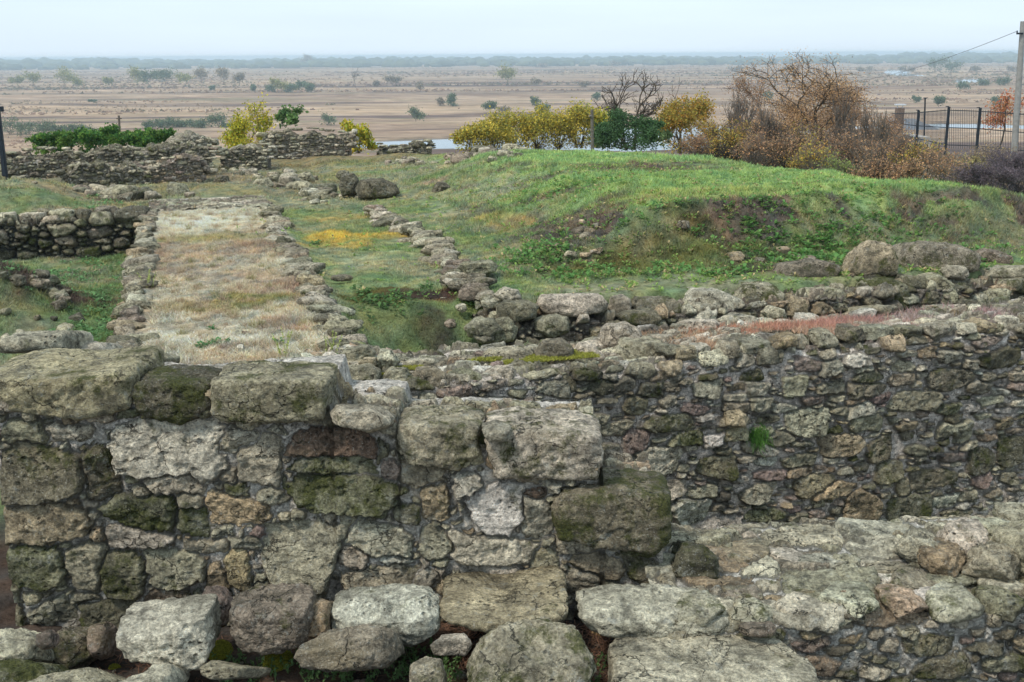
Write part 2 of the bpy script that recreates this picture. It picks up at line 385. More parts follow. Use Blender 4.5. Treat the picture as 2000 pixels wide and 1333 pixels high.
gx = axis([(-90, -12, 8, .5), (-12, -7, .3, .06), (-7, 8, .036, .036), (8, 14, .06, .3), (14, 90, .5, 8)])
gy = axis([(-12, 2.6, 2, .2), (2.6, 5, .03, .03), (5, 12, .032, .04), (12, 22, .04, .07), (22, 30, .08, .3), (30, 90, .35, 4)])
GX, GY = np.meshgrid(gx, gy)
GZ = terrain(GX, GY)
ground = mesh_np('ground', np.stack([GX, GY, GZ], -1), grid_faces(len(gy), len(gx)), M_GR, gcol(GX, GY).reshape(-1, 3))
tag(ground, kind='structure')

# the marsh plain, far below
PZ = -15.0
py_ = np.concatenate([np.linspace(-300, 60, 12)[:-1], 60*np.exp(np.linspace(0, math.log(95), 900))])
kx = np.linspace(-1.3, 1.3, 560)
PYY = np.repeat(py_[:, None], len(kx), 1); PXX = kx[None, :]*(np.abs(PYY)+250)
fade = ss(80, 130, PYY)
PZZ = PZ + (.7*np.clip(fbm(PXX*.02, PYY*.05, 0, 71, 4)+.1, 0, 1) + .9*np.clip(fbm(PXX*.004, PYY*.03, 0, 73, 4), 0, 1))*fade
WAT = {'river': [(640, 294), (690, 279), (720, 274), (800, 271), (880, 268), (960, 262), (1080, 250), (1250, 245), (1400, 243), (1500, 248), (1620, 249), (1760, 243), (1850, 240), (1990, 243), (2150, 248), (2150, 258), (1960, 253), (1800, 256), (1650, 258), (1520, 262), (1440, 288), (1250, 302), (1000, 303)],
 'lake': [(1706, 139), (1745, 137.0), (1772, 135.8), (1776, 142), (1806, 147), (1780, 149.5), (1745, 147)],
 'pond': [(1866, 157), (1890, 154), (1930, 155), (1934, 159), (1900, 162), (1868, 162.5)]}
def inside(X, Y, P):
    r = np.zeros(X.shape, bool)
    for (x0, y0), (x1, y1) in zip(P, P[1:]+P[:1]):
        if y0 == y1: continue
        r ^= ((Y < y0) != (Y < y1)) & (X < (x1-x0)*(Y-y0)/(y1-y0)+x0)
    return r
WX, WY = PXX+3*fbm(PXX*.05, PYY*.05, 0, 5, 3)*PYY/200, PYY+4*fbm(PXX*.04, PYY*.04, 0, 6, 3)*PYY/200
for nm, pts in WAT.items():
    P = [tuple(on_z(x, y, PZ)[:2]) for x, y in pts]
    PZZ[inside(WX, WY, P)] = PZ-1.0
    cx = sum(p[0] for p in P)/len(P); cy = sum(p[1] for p in P)/len(P)
    me = bpy.data.meshes.new(nm); ex = 1.02 if nm == 'river' else 1.25
    me.from_pydata([(cx+(p[0]-cx)*ex, cy+(p[1]-cy)*(1.10 if nm == 'river' else ex), PZ-.12) for p in P], [], [tuple(range(len(P)))])
    me.materials.append(M_WATER); o = bpy.data.objects.new(nm, me); COL.objects.link(o); tag(o, kind='structure')
plain = mesh_np('marsh_plain', np.stack([PXX, PYY, PZZ], -1), grid_faces(len(py_), len(kx)), M_PLAIN); tag(plain, kind='structure')

# ------------------------------------------------------------------ rocks
_ico = {}
def ico(s):
    if s not in _ico:
        bm = bmesh.new(); bmesh.ops.create_icosphere(bm, subdivisions=s, radius=1)
        bm.verts.ensure_lookup_table()
        V = np.array([v.co[:] for v in bm.verts]); V /= np.linalg.norm(V, axis=1)[:, None]
        Fc = np.array([[v.index for v in f.verts] for f in bm.faces]); bm.free(); _ico[s] = (V, Fc)
    return _ico[s]
def softmin(a, b, k): 
    return -np.log(np.exp(-a/k)+np.exp(-b/k))*k
def texture_rock(P, D, size, noise, seed, strata=.3):
    o = seed*3.17
    s = 1/max(size, .02)
    n = fbm(P[:, 0]*s*1.5+o, P[:, 1]*s*1.5, P[:, 2]*s*1.8, seed, 5, .55)
    rid = 1-np.abs(fbm(P[:, 0]*s*2.2+o, P[:, 1]*s*2.2, P[:, 2]*s*4.2, seed+5, 4, .6))*2.2
    fine = fbm(P[:, 0]*34, P[:, 1]*34, P[:, 2]*40, seed+9, 3, .6)
    cell = np.clip(fbm(P[:, 0]*s*4+o, P[:, 1]*s*4, P[:, 2]*s*4, seed+19, 3, .5)-.28, 0, 1)
    led = P[:, 2]*s*3.2+n*1.6+o; led = led-np.floor(led); led = (1-np.clip(led/.3, 0, 1))**1.5
    dis = size*noise*(n*.85 - rid*strata*.6 - cell*1.5 - led*(.25+strata*.5)) + .014*fine*min(1, size*5)
    return P + D*dis[:, None]
def rock_geo(dims, seed, sub=4, p=4.5, noise=.10, nplanes=11, strata=.35, rot=0, tilt=(0, 0)):
    D, Fc = ico(sub); r = random.Random(seed)
    hx, hy, hz = dims[0]/2, dims[1]/2, dims[2]/2
    g = (np.abs(D[:, 0]/hx)**p+np.abs(D[:, 1]/hy)**p+np.abs(D[:, 2]/hz)**p)**(1/p)
    R = 1/g; m = min(hx, hy, hz)
    for i in range(nplanes):
        n = np.array([r.gauss(0, 1), r.gauss(0, 1), r.gauss(0, .8)]); n /= np.linalg.norm(n)
        sup = np.sqrt((n[0]*hx)**2+(n[1]*hy)**2+(n[2]*hz)**2)*r.uniform(.72, 1.02)
        q = D@n; pl = np.where(q > .05, sup/np.maximum(q, .05), 9)
        R = softmin(R, np.minimum(pl, 9), m*.014)
    P = D*R[:, None]
    P = texture_rock(P + seed*1.3, D, 2*(hx*hy*hz)**(1/3), noise, seed, strata) - seed*1.3
    M = np.array(Matrix.Rotation(rot, 3, 'Z') @ Matrix.Rotation(tilt[0], 3, 'X') @ Matrix.Rotation(tilt[1], 3, 'Y'))
    return P@M.T, Fc
TINTS = dict(g=(.40, .355, .25), l=(.54, .485, .36), w=(.62, .575, .47), d=(.23, .205, .138), k=(.14, .124, .085), t=(.40, .305, .195), y=(.54, .43, .25), o=(.45, .37, .235), r=(.22, .15, .10), p=(.33, .25, .205), m=(.25, .235, .15), b=(.29, .235, .175))
def jit(c, r, a=.12): 
    k = 1+r.uniform(-a, a); return tuple(min(.8, x*k*(1+r.uniform(-.04, .04))) for x in c)
def rock(name, c, dims, seed, tint='g', sub=4, parent=None, mat=None, moss=.1, zbase=None, **kw):
    P, Fc = rock_geo(dims, seed, sub, **kw); r = random.Random(seed+99)
    P = P + np.asarray(c)
    loc = (c[0], c[1], c[2]-dims[2]/2)
    return mesh_np(name, P, Fc, mat or M_ST, jit(TINTS[tint], r), moss, parent=parent, loc=loc)
def polyrad(poly):
    a = np.linspace(-PI, PI, 361); out = np.zeros(361)
    P = np.array(poly)
    for i, t in enumerate(a):
        d = np.array([math.cos(t), math.sin(t)]); best = .001
        for k in range(len(P)):
            p, q = P[k], P[(k+1) % len(P)]; e = q-p; den = d[0]*e[1]-d[1]*e[0]
            if abs(den) < 1e-9: continue
            s = (p[0]*e[1]-p[1]*e[0])/den; tt = (p[0]*d[1]-p[1]*d[0])/den
            if s > 0 and -1e-6 <= tt <= 1+1e-6: best = max(best, s)
        out[i] = best
    k = np.array([1, 2, 1])/4
    o2 = np.concatenate([out[-4:-1], out, out[1:4]]); o2 = np.convolve(np.convolve(o2, k, 'same'), k, 'same')
    return a, o2[3:-3]
def hero(name, poly, Y, thick, tint, seed, planes=((0, 0, 1, .62), (0, -1, 0, .62)), p=3.2, noise=.06, sub=6, parent=None, mat=None, moss=.1, strata=.3, vplane=None, cuts=9):
    xs = [q[0] for q in poly]; ys = [q[1] for q in poly]; cx = (min(xs)+max(xs))/2; cy = (min(ys)+max(ys))/2
    d = ray(cx, cy); C = d*(Y/d[1]) if vplane is None else d*(vplane/(d@VA))
    s = (C@_f)/F
    view = d/np.linalg.norm(d)
    Uv = np.cross(RT, view); Uv /= np.linalg.norm(Uv)
    A, pr = polyrad([((x-cx)*s, (cy-y)*s) for x, y in poly])
    D, Fc = ico(sub)
    X, Z, W = D@RT, D@Uv, D@view
    rho = np.hypot(X, Z); R0 = np.interp(np.arctan2(Z, X), A, pr)
    R = 1/((rho/R0)**p+(np.abs(W)/(thick/2))**p)**(1/p)
    H = (max(ys)-min(ys))*s/2; m = min(H, thick/2)
    r = random.Random(seed)
    for n in planes:
        nn = np.array(n[:3], float); nn /= np.linalg.norm(nn); q = D@nn
        sup = (R*np.clip(q, 0, 1)).max()*n[3]*1.0
        R = softmin(R, np.minimum(np.where(q > .04, sup/np.maximum(q, .04), 9), 9), m*.014)
    for i in range(cuts):
        n = np.array([r.gauss(0, 1), r.gauss(0, 1), r.gauss(0, 1)]); n /= np.linalg.norm(n); q = D@n
        sup = (R*np.clip(q, 0, 1)).max()*r.uniform(.80, .98)
        R = softmin(R, np.minimum(np.where(q > .04, sup/np.maximum(q, .04), 9), 9), m*.012)
    P = C + D*R[:, None]
    P = texture_rock(P, D, 2*math.sqrt(H*thick/2), noise, seed, strata)
    tc = np.array(jit(TINTS[tint], r, .05))
    loc = (C[0], C[1], C[2]-H)
    return mesh_np(name, P, Fc, mat or M_ST, tc, moss, parent=parent, loc=loc)

def block(name, poly, Y, T_, tint, seed, planes=(), p=8, noise=.045, sub=6, parent=None, mat=None, moss=.1, strata=.3, cuts=4, tilt=0.):
    """squared block: poly is the outline of its front face standing at distance Y, T_ its depth away from the viewer"""
    P3 = [on_Y(x, y, Y) for x, y in poly]; C = (np.min(P3, 0)+np.max(P3, 0))/2
    A, pr = polyrad([(q[0]-C[0], q[2]-C[2]) for q in P3])
    D, Fc = ico(sub); rho = np.hypot(D[:, 0], D[:, 2]); R0 = np.interp(np.arctan2(D[:, 2], D[:, 0]), A, pr)
    R = 1/((rho/R0)**p+(np.abs(D[:, 1])/(T_/2))**p)**(1/p)
    ext = np.ptp(np.array(P3), axis=0); H = ext[2]/2; m = min(H, T_/2, ext[0]/2)
    r = random.Random(seed); pls = [(*n[:3], n[3]) for n in planes]
    for i in range(cuts):
        n = np.array([r.gauss(0, 1), r.gauss(0, 1), r.gauss(0, 1)]); pls.append((*(n*np.array([1, .8, 1.2])), r.uniform(.94, 1.0)))
    for n in pls:
        nn = np.array(n[:3], float); nn /= np.linalg.norm(nn); q = D@nn; sup = (R*np.clip(q, 0, 1)).max()*n[3]
        R = softmin(R, np.minimum(np.where(q > .04, sup/np.maximum(q, .04), 9), 9), m*.012)
    P = D*R[:, None]
    P = texture_rock(P + C, D, 2*(H*T_*ext[0]/4)**(1/3), noise, seed, strata) + np.array([0, T_/2, 0])
    loc = (C[0], C[1]+T_/2, C[2]-H)
    return mesh_np(name, P, Fc, mat or M_ST, jit(TINTS[tint], r, .05), moss, parent=parent, loc=loc)

# ------------------------------------------------------------------ masonry surfaces
def fill_stones(stones, a0, a1, b0, b1, W, H, seed, tints='gggldmtb', passes=((1, 1), (.7, .7), (.45, .5), (.28, .35), (.18, .22)), tries=400):
    r = random.Random(seed); out = list(stones)
    arr = [list(s[:5]) for s in out]
    for pw, ph in passes:
        for k in range(int(tries*(1/pw)**1.3)):
            w_ = W*pw*r.uniform(.75, 1.3); h_ = H*ph*r.uniform(.75, 1.25)
            x = r.uniform(a0, a1); y = r.uniform(b0, b1)
            A = np.array(arr) if arr else np.zeros((0, 5))
            if len(A):
                ok = np.all(((np.abs(A[:, 0]-x)/(.44*(A[:, 2]+w_)))**2.6 + (np.abs(A[:, 1]-y)/(.43*(A[:, 3]+h_)))**2.6) > 1)
                if not ok: continue
            s = (x, y, w_, h_, r.gauss(0, 7), r.choice(tints if pw > .4 else tints.replace('m', 'g').replace('k', 'g')), r.uniform(.35, 1.7))
            out.append(s); arr.append(list(s[:5]))
    return out
def field(Ua, Za, stones, seed, prot=.03, edge=.022, mort=(.44, .405, .35), rough=1.0, warp=1.0, joint=.022, vary=.3):
    shp = Ua.shape
    wu = Ua + warp*(.022*fbm(Ua*14, Za*14, 0, seed, 4, .6) + .010*fbm(Ua*45, Za*45, 0, seed+1, 2)); wz = Za + warp*(.018*fbm(Ua*14+50, Za*14, 0, seed+3, 4, .6) + .008*fbm(Ua*45, Za*45, 9, seed+2, 2))
    s1 = np.full(shp, -1.0); s2 = np.full(shp, -1.0); idx = np.full(shp, -1)
    lu = np.zeros(shp); lz = np.zeros(shp)
    r = random.Random(seed)
    ext = []
    for i, (x, y, w_, h_, a, t, pt) in enumerate(stones):
        ca, sa = math.cos(math.radians(a)), math.sin(math.radians(a))
        R_ = max(w_, h_)*.75
        m = (np.abs(wu-x) < R_) & (np.abs(wz-y) < R_)
        if not m.any(): continue
        dx = wu[m]-x; dz = wz[m]-y
        X = dx*ca+dz*sa; Z = -dx*sa+dz*ca
        k1, k2 = r.uniform(-.3, .3), r.uniform(-.35, .35)          # skewed, wedge-like outlines
        a_ = w_/2*(1+k1*np.clip(Z/(h_/2), -1.2, 1.2)); b_ = h_/2*(1+k2*np.clip(X/(w_/2), -1.2, 1.2))
        pe = r.choice((3, 4.5, 7))
        q = (np.abs(X/a_)**pe+np.abs(Z/b_)**pe)**(1/pe)
        s = (1-q)*min(w_, h_)/2*(.8+.2*np.minimum(np.abs(w_/h_), 2))
        o1 = s1[m]; o2 = s2[m]; oi = idx[m]; a1 = lu[m]; a2 = lz[m]
        up = s > o1
        o2 = np.where(up, o1, np.maximum(o2, s)); o1 = np.where(up, s, o1); oi = np.where(up, i, oi)
        a1 = np.where(up, X, a1); a2 = np.where(up, Z, a2)
        s1[m] = o1; s2[m] = o2; idx[m] = oi; lu[m] = a1; lz[m] = a2
    e = np.minimum(s1, (s1-s2)*.5-.002)
    n = len(stones)
    pr = np.array([s[6] for s in stones]+[0]); tl = np.array([[r.uniform(-.22, .22), r.uniform(-.25, .25)] for _ in range(n)]+[[0, 0]])
    so_ = np.array([r.uniform(0, 99) for _ in range(n)]+[0])
    st = e > 0
    t = np.clip(e/edge, 0, 1); prof = np.minimum(1, 1.08*t)**.6
    sz = so_[idx]
    nz = fbm(Ua*13+sz, Za*19, sz, seed+7, 5, .6); pits = np.clip(fbm(Ua*30+sz, Za*30, 0, seed+12, 3)-.22, 0, 1)
    lay = 1-np.abs(fbm(Ua*7+sz, Za*34, sz, seed+13, 3, .6))*2
    d = prot*pr[idx]*prof + prof*(tl[idx, 0]*lu + tl[idx, 1]*lz) + prof*rough*(.020*nz - .004*np.clip(lay, 0, 1) - .04*pits)
    joint = joint*(.35+.9*ss(-.3, .35, fbm(Ua*2.2, Za*2.2, 0, seed+31, 3)))
    md = -joint*np.exp(-(e/.014)**2) - .004 + .012*fbm(Ua*9, Za*9, 0, seed+15, 4)+.004*fbm(Ua*60, Za*60, 0, seed+18, 2)
    disp = np.where(st, d - joint*np.clip(1-t*2.2, 0, 1) + .3*(md+joint*np.exp(-(e/.014)**2)), md)
    cols = np.array([jit(TINTS[s[5]], r, vary) for s in stones]+[mort])
    mossv = np.array([(.55 if s[5] == 'm' else .35 if s[5] in 'dk' else .06) for s in stones]+[.15])
    c = np.where(st[..., None], cols[idx], np.array(mort)*(1+.18*fbm(Ua*5, Za*5, 0, seed+25, 3))[..., None])
    return disp, c, np.stack([np.where(st, mossv[idx], -.45), np.where(st, so_[idx] % 9, 0)]), st
def sweep_wall(name, A, B, ztop, zbot, T, stones, seed, res=.006, resb=None, parent=None, sag=None, mat=None, back=.3, r0=.035, **kw):
    """masonry running from A to B; surface climbs the front, rounds over the top and runs down the back"""
    A = np.array(A, float); B = np.array(B, float); L = np.linalg.norm(B-A); du = (B-A)/L; nrm = np.array([du[1], -du[0]])
    us = np.arange(0, L+res, res)
    zt = ztop(us) if callable(ztop) else np.full(len(us), float(ztop))
    H = zt.max()-zbot
    tf = np.arange(-H, 0, res); tt = np.arange(0, T, res*1.3); tb = np.arange(T, T+back, res*4)
    ts = np.concatenate([tf, tt, tb]); 
    Ug, Tg = np.meshgrid(us, ts); Zt = np.repeat(zt[None, :], len(ts), 0)
    front = Tg < 0; top = (Tg >= 0) & (Tg <= T)
    frac = np.where(front, (Tg+H)/H, 1)
    Zf = zbot + frac*(Zt-zbot)
    zc = np.where(front, Zf, Zt+Tg)
    disp, c, moss, st = field(Ug, zc, stones, seed, **kw)
    # rounded path
    off = np.where(front, 0, np.where(top, -Tg, -T))
    z = np.where(front, Zf, np.where(top, Zt, Zt-(Tg-T)))
    nx = np.where(front, 1., np.where(top, 0., -1.)); nz = np.where(top, 1., 0.)
    a = np.clip((Tg+r0)/(2*r0), 0, 1); nx = np.where(np.abs(Tg) < r0, np.cos(a*PI/2), nx); nz = np.where(np.abs(Tg) < r0, np.sin(a*PI/2), nz)
    cut = np.clip(1-np.abs(Tg)/r0, 0, 1)**2*r0*.55
    off = off + nx*disp - cut*.7; z = z + nz*disp - cut*.7
    big = .035*fbm(Ug*1.5, zc*1.5, 0, seed+40, 3); off = off + big*np.where(front, 1, 0); z = z + np.where(front, 0, big)
    X = A[0]+du[0]*Ug+nrm[0]*off; Y = A[1]+du[1]*Ug+nrm[1]*off
    V = np.stack([X, Y, z], -1)
    o = mesh_np(name, V, grid_faces(len(ts), len(us)), mat or M_ST, c.reshape(-1, 3), moss[0].ravel(), parent=parent, cell=moss[1].ravel())
    return o, (A, du, nrm)
def plan_top(name, u0, u1, v0, v1, z, stones, seed, res, parent=None, mat=None, zfun=None, **kw):
    """low-relief rubble surface lying level"""
    us = np.arange(u0, u1, res); vs = np.arange(v0, v1, res*1.2); Ug, Vg = np.meshgrid(us, vs)
    disp, c, moss, st = field(Ug, Vg, stones, seed, **kw)
    X = UA[0]*Ug+VA[0]*Vg; Y = UA[1]*Ug+VA[1]*Vg
    Z = (z if zfun is None else zfun(Ug, Vg))+disp
    return mesh_np(name, np.stack([X, Y, Z], -1), grid_faces(len(vs), len(us)), mat or M_ST, c.reshape(-1, 3), moss[0].ravel(), parent=parent, cell=moss[1].ravel())

# ================= FRONT WALL =================
YF = 4.2
fw = empty('stepped_stone_wall', (0, YF, -2.35), 'thick stepped grey rubble wall crossing the foreground, large blocks along its top', 'wall')
fpx = [(45,845,95,50,0,'g',1),(135,850,80,34,-5,'l',.7),(80,925,168,118,0,'d',1.2),(196,925,64,115,5,'k',.9),(325,880,235,125,0,'l',1.1),(345,940,120,60,0,'l',1.1),(505,900,90,105,0,'l',.8),
(85,1020,205,82,2,'t',1.1),(275,1000,165,72,-8,'m',.9),(272,1052,145,42,-2,'l',1),(65,1107,125,86,-4,'m',1.2),(168,1107,84,98,5,'g',1),(238,1125,100,104,0,'m',1.3),(345,1112,125,84,-2,'g',1.1),
(465,998,134,58,-5,'y',.7),(372,1020,84,56,0,'m',.6),(466,1112,52,80,0,'y',1),(420,1127,44,58,8,'t',.8),(512,1040,36,34,-20,'p',.8),(478,1062,74,34,0,'g',.8),(408,1066,96,30,0,'g',.6),
(587,1088,152,158,-12,'g',1.1),(645,868,172,58,0,'r',.6),(668,966,240,80,-5,'m',1.4),(650,915,180,36,0,'m',.5),(746,888,20,48,0,'d',.8),(772,922,56,40,-5,'p',.5),
(738,1056,142,66,-12,'l',.9),(690,1086,64,46,-10,'g',.9),(780,1098,66,22,-14,'w',.6),(735,1138,140,64,0,'g',.9),(850,1062,70,70,10,'g',.7),(850,982,64,78,0,'t',.6),(968,995,112,96,6,'w',.9),(1050,1012,62,84,0,'l',.6),
(956,1078,176,66,-6,'l',1.1),(1048,966,46,24,0,'r',.5),(905,1142,134,44,5,'o',1.1),(1118,1070,92,34,-12,'g',.9),(1060,1100,54,62,0,'g',.6),(1182,1106,140,50,-10,'o',.6),(1128,1135,100,60,0,'g',.6),
(830,1132,54,42,0,'l',.6),(965,1118,100,34,-4,'l',.6),(165,1172,72,30,0,'g',.8),(18,1150,44,70,0,'g',.8),(110,1196,112,50,20,'g',.6),(212,1200,120,66,0,'m',.5),(330,1166,90,42,0,'b',.4),(20,1210,60,60,0,'d',.7),
(820,925,100,60,0,'g',.4),(470,860,90,50,0,'l',.4),(1240,1110,80,60,0,'d',.7),(1030,925,70,40,0,'g',.5)]
XA = on_Y(8, 1000, YF)[0]; XB = on_Y(1296, 1000, YF)[0]
fst = []
for x, y, w_, h_, a, t, pt in fpx:
    q = on_Y(x, y, YF); s = (q@_f)/F
    fst.append((q[0]-XA, q[2], w_*s, h_*s*1.06, a, t, pt))
def fz(px_list):
    xs = [on_Y(x, y, YF)[0]-XA for x, y in px_list]; zs = [on_Y(x, y, YF)[2] for x, y in px_list]
    return lambda u: np.interp(u, xs, zs)
ftop = fz([(0, 765), (240, 768), (636, 768), (650, 820), (772, 822), (782, 858), (1172, 868), (1184, 990), (1296, 992)])
fst = fill_stones(fst, 0, XB-XA, -2.6, -1.0, .20, .12, 5, 'ggglmt', ((.7, .7), (.45, .5), (.28, .35), (.16, .2)), 260)
sweep_wall('wall_face', (XA, YF), (XB, YF), ftop, -2.62, .55, fst, 3, res=.0042, parent=fw, prot=.027, edge=.013, back=.8, mort=(.56, .51, .44), rough=.85, joint=.012, vary=.14)
CAP = 'capstone'
TF = lambda a, b: ((0, 0, 1, a), (0, -1, 0, b))
YC = YF-.045
c = block(CAP, [(-70,752),(0,738),(90,742),(170,738),(240,728),(258,742),(256,800),(215,822),(150,828),(40,814),(-70,800)], YC, .50, 'o', 101, (), 9, .06, parent=fw, moss=.3, cuts=3); tag(c, label='large sandy yellow block with a pitted face')
c = block(CAP, [(256,752),(290,744),(370,748),(406,756),(412,815),(350,836),(270,824),(252,775)], YC+.02, .30, 'k', 102, (), 7, .06, parent=fw, moss=.5, cuts=4); tag(c, label='dark mossy block spotted with lichen')
c = block(CAP, [(408,748),(430,742),(625,744),(640,750),(636,822),(560,832),(430,830),(406,812)], YC-.02, .30, 'g', 103, (), 10, .03, parent=fw, moss=.4, cuts=2); tag(c, label='squared grey block with a mossy front')
c = block(CAP, [(774,840),(800,832),(900,832),(943,838),(940,890),(898,926),(800,916),(776,875)], YC, .30, 'g', 104, (), 9, .045, parent=fw, moss=.4, cuts=3)
c = block(CAP, [(945,850),(1000,842),(1140,846),(1178,856),(1182,900),(1168,946),(1040,944),(965,940),(948,880)], YC-.01, .34, 'l', 105, (), 9, .04, parent=fw, moss=.4, cuts=2)
c = block(CAP, [(940,846),(965,838),(998,844),(996,866),(950,868)], YC-.06, .14, 'g', 109, (), 4, .06, sub=5, parent=fw, moss=.2)
c = block(CAP, [(1078,985),(1100,968),(1180,964),(1295,970),(1318,980),(1316,1060),(1290,1094),(1200,1084),(1090,1062),(1076,1020)], YC-.05, .32, 'd', 106, (), 9, .05, parent=fw, moss=.5, cuts=2); tag(c, label='black crusted block at the broken end')
# back-row stones lying behind the first wall
def T(o, label, cat, group=None, name=None): tag(o, label, cat, group); return o
T(hero('squared_block', [(22,668),(45,650),(140,646),(147,655),(146,684),(60,690),(25,690)], 5.0, .45, 'l', 111, TF(.7,.85), 6, .04, sub=5), 'pale squared block behind the sandy yellow capstone at the left', 'stone block')
T(hero('flat_stone', [(145,676),(175,668),(215,670),(224,684),(220,700),(150,700)], 5.2, .4, 'l', 112, TF(.7,.9), 4, .05, sub=4), 'small flat pale stone right of the squared block behind the front wall', 'stone')
T(hero('flat_stone', [(222,700),(260,690),(320,690),(343,700),(330,716),(270,722),(225,715)], 5.3, .4, 'g', 113, TF(.7,.9), 4, .06, sub=5), 'flat grey stone with a dark hollow above the dark mossy capstone', 'stone')
T(hero('loose_stone', [(646,800),(668,789),(735,790),(772,812),(768,832),(725,846),(655,830)], YF-.02, .28, 'l', 107, TF(.78,.8), 3.4, .05, sub=5), 'pale angular stone lying in the step between two wall blocks', 'stone')
T(hero('tilted_stone', [(1300,1068),(1320,1050),(1360,1056),(1396,1090),(1394,1140),(1365,1152),(1300,1130)], YF+.05, .4, 'k', 108, TF(.9,.9), 3, .10, sub=5, moss=.4, strata=.9), 'tilted black layered stone at the foot of the broken wall end', 'stone')

# ================= FOREGROUND BOULDERS =================
FG = [
 ('boulder', [(212,1215),(235,1190),(275,1180),(330,1192),(378,1190),(398,1250),(404,1290),(385,1322),(330,1325),(285,1300),(232,1298),(218,1262)], 3.72, .36, 'w', 201, ((-.25,-.25,1,.55),(.2,-1,.05,.62)), 'big white angular boulder with a dark shaded front face', 'boulder', 0),
 ('boulder', [(440,1185),(470,1160),(560,1152),(603,1165),(606,1205),(595,1270),(530,1292),(465,1285),(438,1240)], 3.78, .36, 'b', 202, TF(.72,.8), 'rounded brown block beside the yellow moss cushion', 'boulder', .1),
 ('boulder', [(640,1180),(672,1160),(760,1154),(830,1160),(855,1195),(862,1235),(820,1272),(720,1285),(645,1262),(636,1220)], 3.85, .36, 'w', 203, TF(.62,.74), 'cream lichen-crusted boulder in the middle of the boulder row', 'boulder', .1),
 ('stone', [(598,1182),(620,1170),(648,1176),(650,1240),(610,1245),(596,1220)], 3.82, .25, 't', 204, TF(.8,.85), 'small tan stone wedged left of the cream boulder', 'stone', .1),
 ('slab', [(846,1168),(900,1152),(960,1148),(1005,1136),(1070,1134),(1110,1165),(1116,1215),(1085,1242),(980,1248),(880,1232),(852,1200)], 3.90, .34, 'o', 205, ((0,-.35,1,.5),(0,-1,0,.85)), 'cracked ochre slab leaning against the front wall', 'stone slab', .1),
 ('boulder', [(906,1300),(935,1250),(990,1215),(1050,1210),(1120,1225),(1155,1280),(1165,1340),(1140,1400),(940,1400),(908,1350)], 3.52, .42, 'g', 206, ((0,-.4,1,.72),(0,-1,0,.9)), 'rounded grey-green boulder at the bottom centre of the photo', 'boulder', .45),
 ('boulder', [(1118,1195),(1150,1150),(1200,1128),(1300,1130),(1360,1145),(1420,1190),(1445,1235),(1400,1262),(1260,1268),(1160,1250)], 3.88, .5, 'l', 207, ((0,-.3,1,.6),(0,-1,0,.8)), 'broad pale grey boulder spotted with white lichen', 'boulder', .05),
 ('slab', [(1210,1340),(1235,1260),(1275,1228),(1400,1215),(1450,1222),(1520,1275),(1600,1370),(1600,1430),(1215,1430)], 3.42, .5, 'l', 208, ((.05,-.30,1,.30),(0,-1,0,.8)), 'large flat beige slab at the bottom edge of the photo', 'stone slab', .0),
 ('stone', [(588,1262),(640,1232),(720,1222),(775,1235),(788,1275),(755,1305),(650,1310),(575,1300)], 3.62, .25, 'b', 209, TF(.8,.85), 'rough brown stone lying in front of the cream boulder', 'stone', .1),
 ('stone', [(838,1262),(865,1240),(905,1238),(924,1258),(910,1280),(850,1280)], 3.7, .14, 'l', 210, TF(.8,.85), 'small pale stone between the cream boulder and the ochre slab', 'stone', .0),
 ('stone', [(802,1300),(830,1282),(862,1290),(874,1330),(860,1360),(800,1360)], 3.55, .14, 'g', 211, TF(.8,.85), 'small grey stone in the weeds left of the bottom centre boulder', 'stone', .2),
 ('stone', [(382,1195),(402,1150),(430,1146),(452,1175),(448,1215),(410,1240),(386,1228)], 3.92, .2, 'p', 212, ((.6,0,1,.8),(-.6,-.4,1,.8)), 'pointed grey-pink stone between the white boulder and the brown block', 'stone', .1),
 ('wet_rock', [(-40,1240),(20,1232),(80,1238),(112,1262),(118,1290),(60,1300),(-40,1300)], 3.80, .4, 'l', 213, TF(.6,.8), 'pale rock with a wet shine at the left edge of the photo', 'rock', .0),
 ('stone', [(78,1240),(95,1230),(108,1240),(108,1264),(88,1270),(77,1258)], 3.68, .08, 'p', 214, TF(.8,.85), 'tiny bluish grey cube of stone on the wet rock', 'stone', 0),
 ('stone', [(98,1260),(130,1226),(185,1228),(195,1280),(150,1308),(105,1296)], 3.85, .2, 'd', 215, ((.3,0,1,.8),(-.5,-.4,.6,.8)), 'dark jagged stone left of the big white boulder', 'stone', .3),
 ('stone', [(183,1225),(205,1214),(216,1230),(216,1282),(190,1290),(182,1260)], 3.82, .15, 'p', 216, TF(.9,.9), 'narrow purplish stone against the left side of the white boulder', 'stone', 0),
 ('stone', [(-40,1300),(30,1290),(95,1298),(122,1325),(110,1370),(-40,1370)], 3.52, .3, 'm', 217, TF(.7,.85), 'mossy stone in the bottom left corner of the photo', 'stone', .5),
 ('stone', [(78,1335),(120,1310),(180,1306),(235,1330),(240,1370),(80,1370)], 3.50, .3, 'g', 218, TF(.7,.85), 'grey stone along the bottom edge below the white boulder', 'stone', 0),
 ('stone', [(220,1345),(290,1315),(300,1300),(330,1298),(362,1318),(350,1345),(300,1370),(225,1370)], 3.50, .25, 'l', 219, TF(.7,.85), 'flat pale greenish stone at the bottom edge beside the white boulder', 'stone', 0),
 ('stone', [(398,1305),(420,1290),(470,1300),(522,1305),(515,1322),(440,1328),(402,1322)], 3.60, .2, 'g', 220, TF(.7,.85), 'flat grey flake below the yellow moss cushion', 'stone', .1),
]
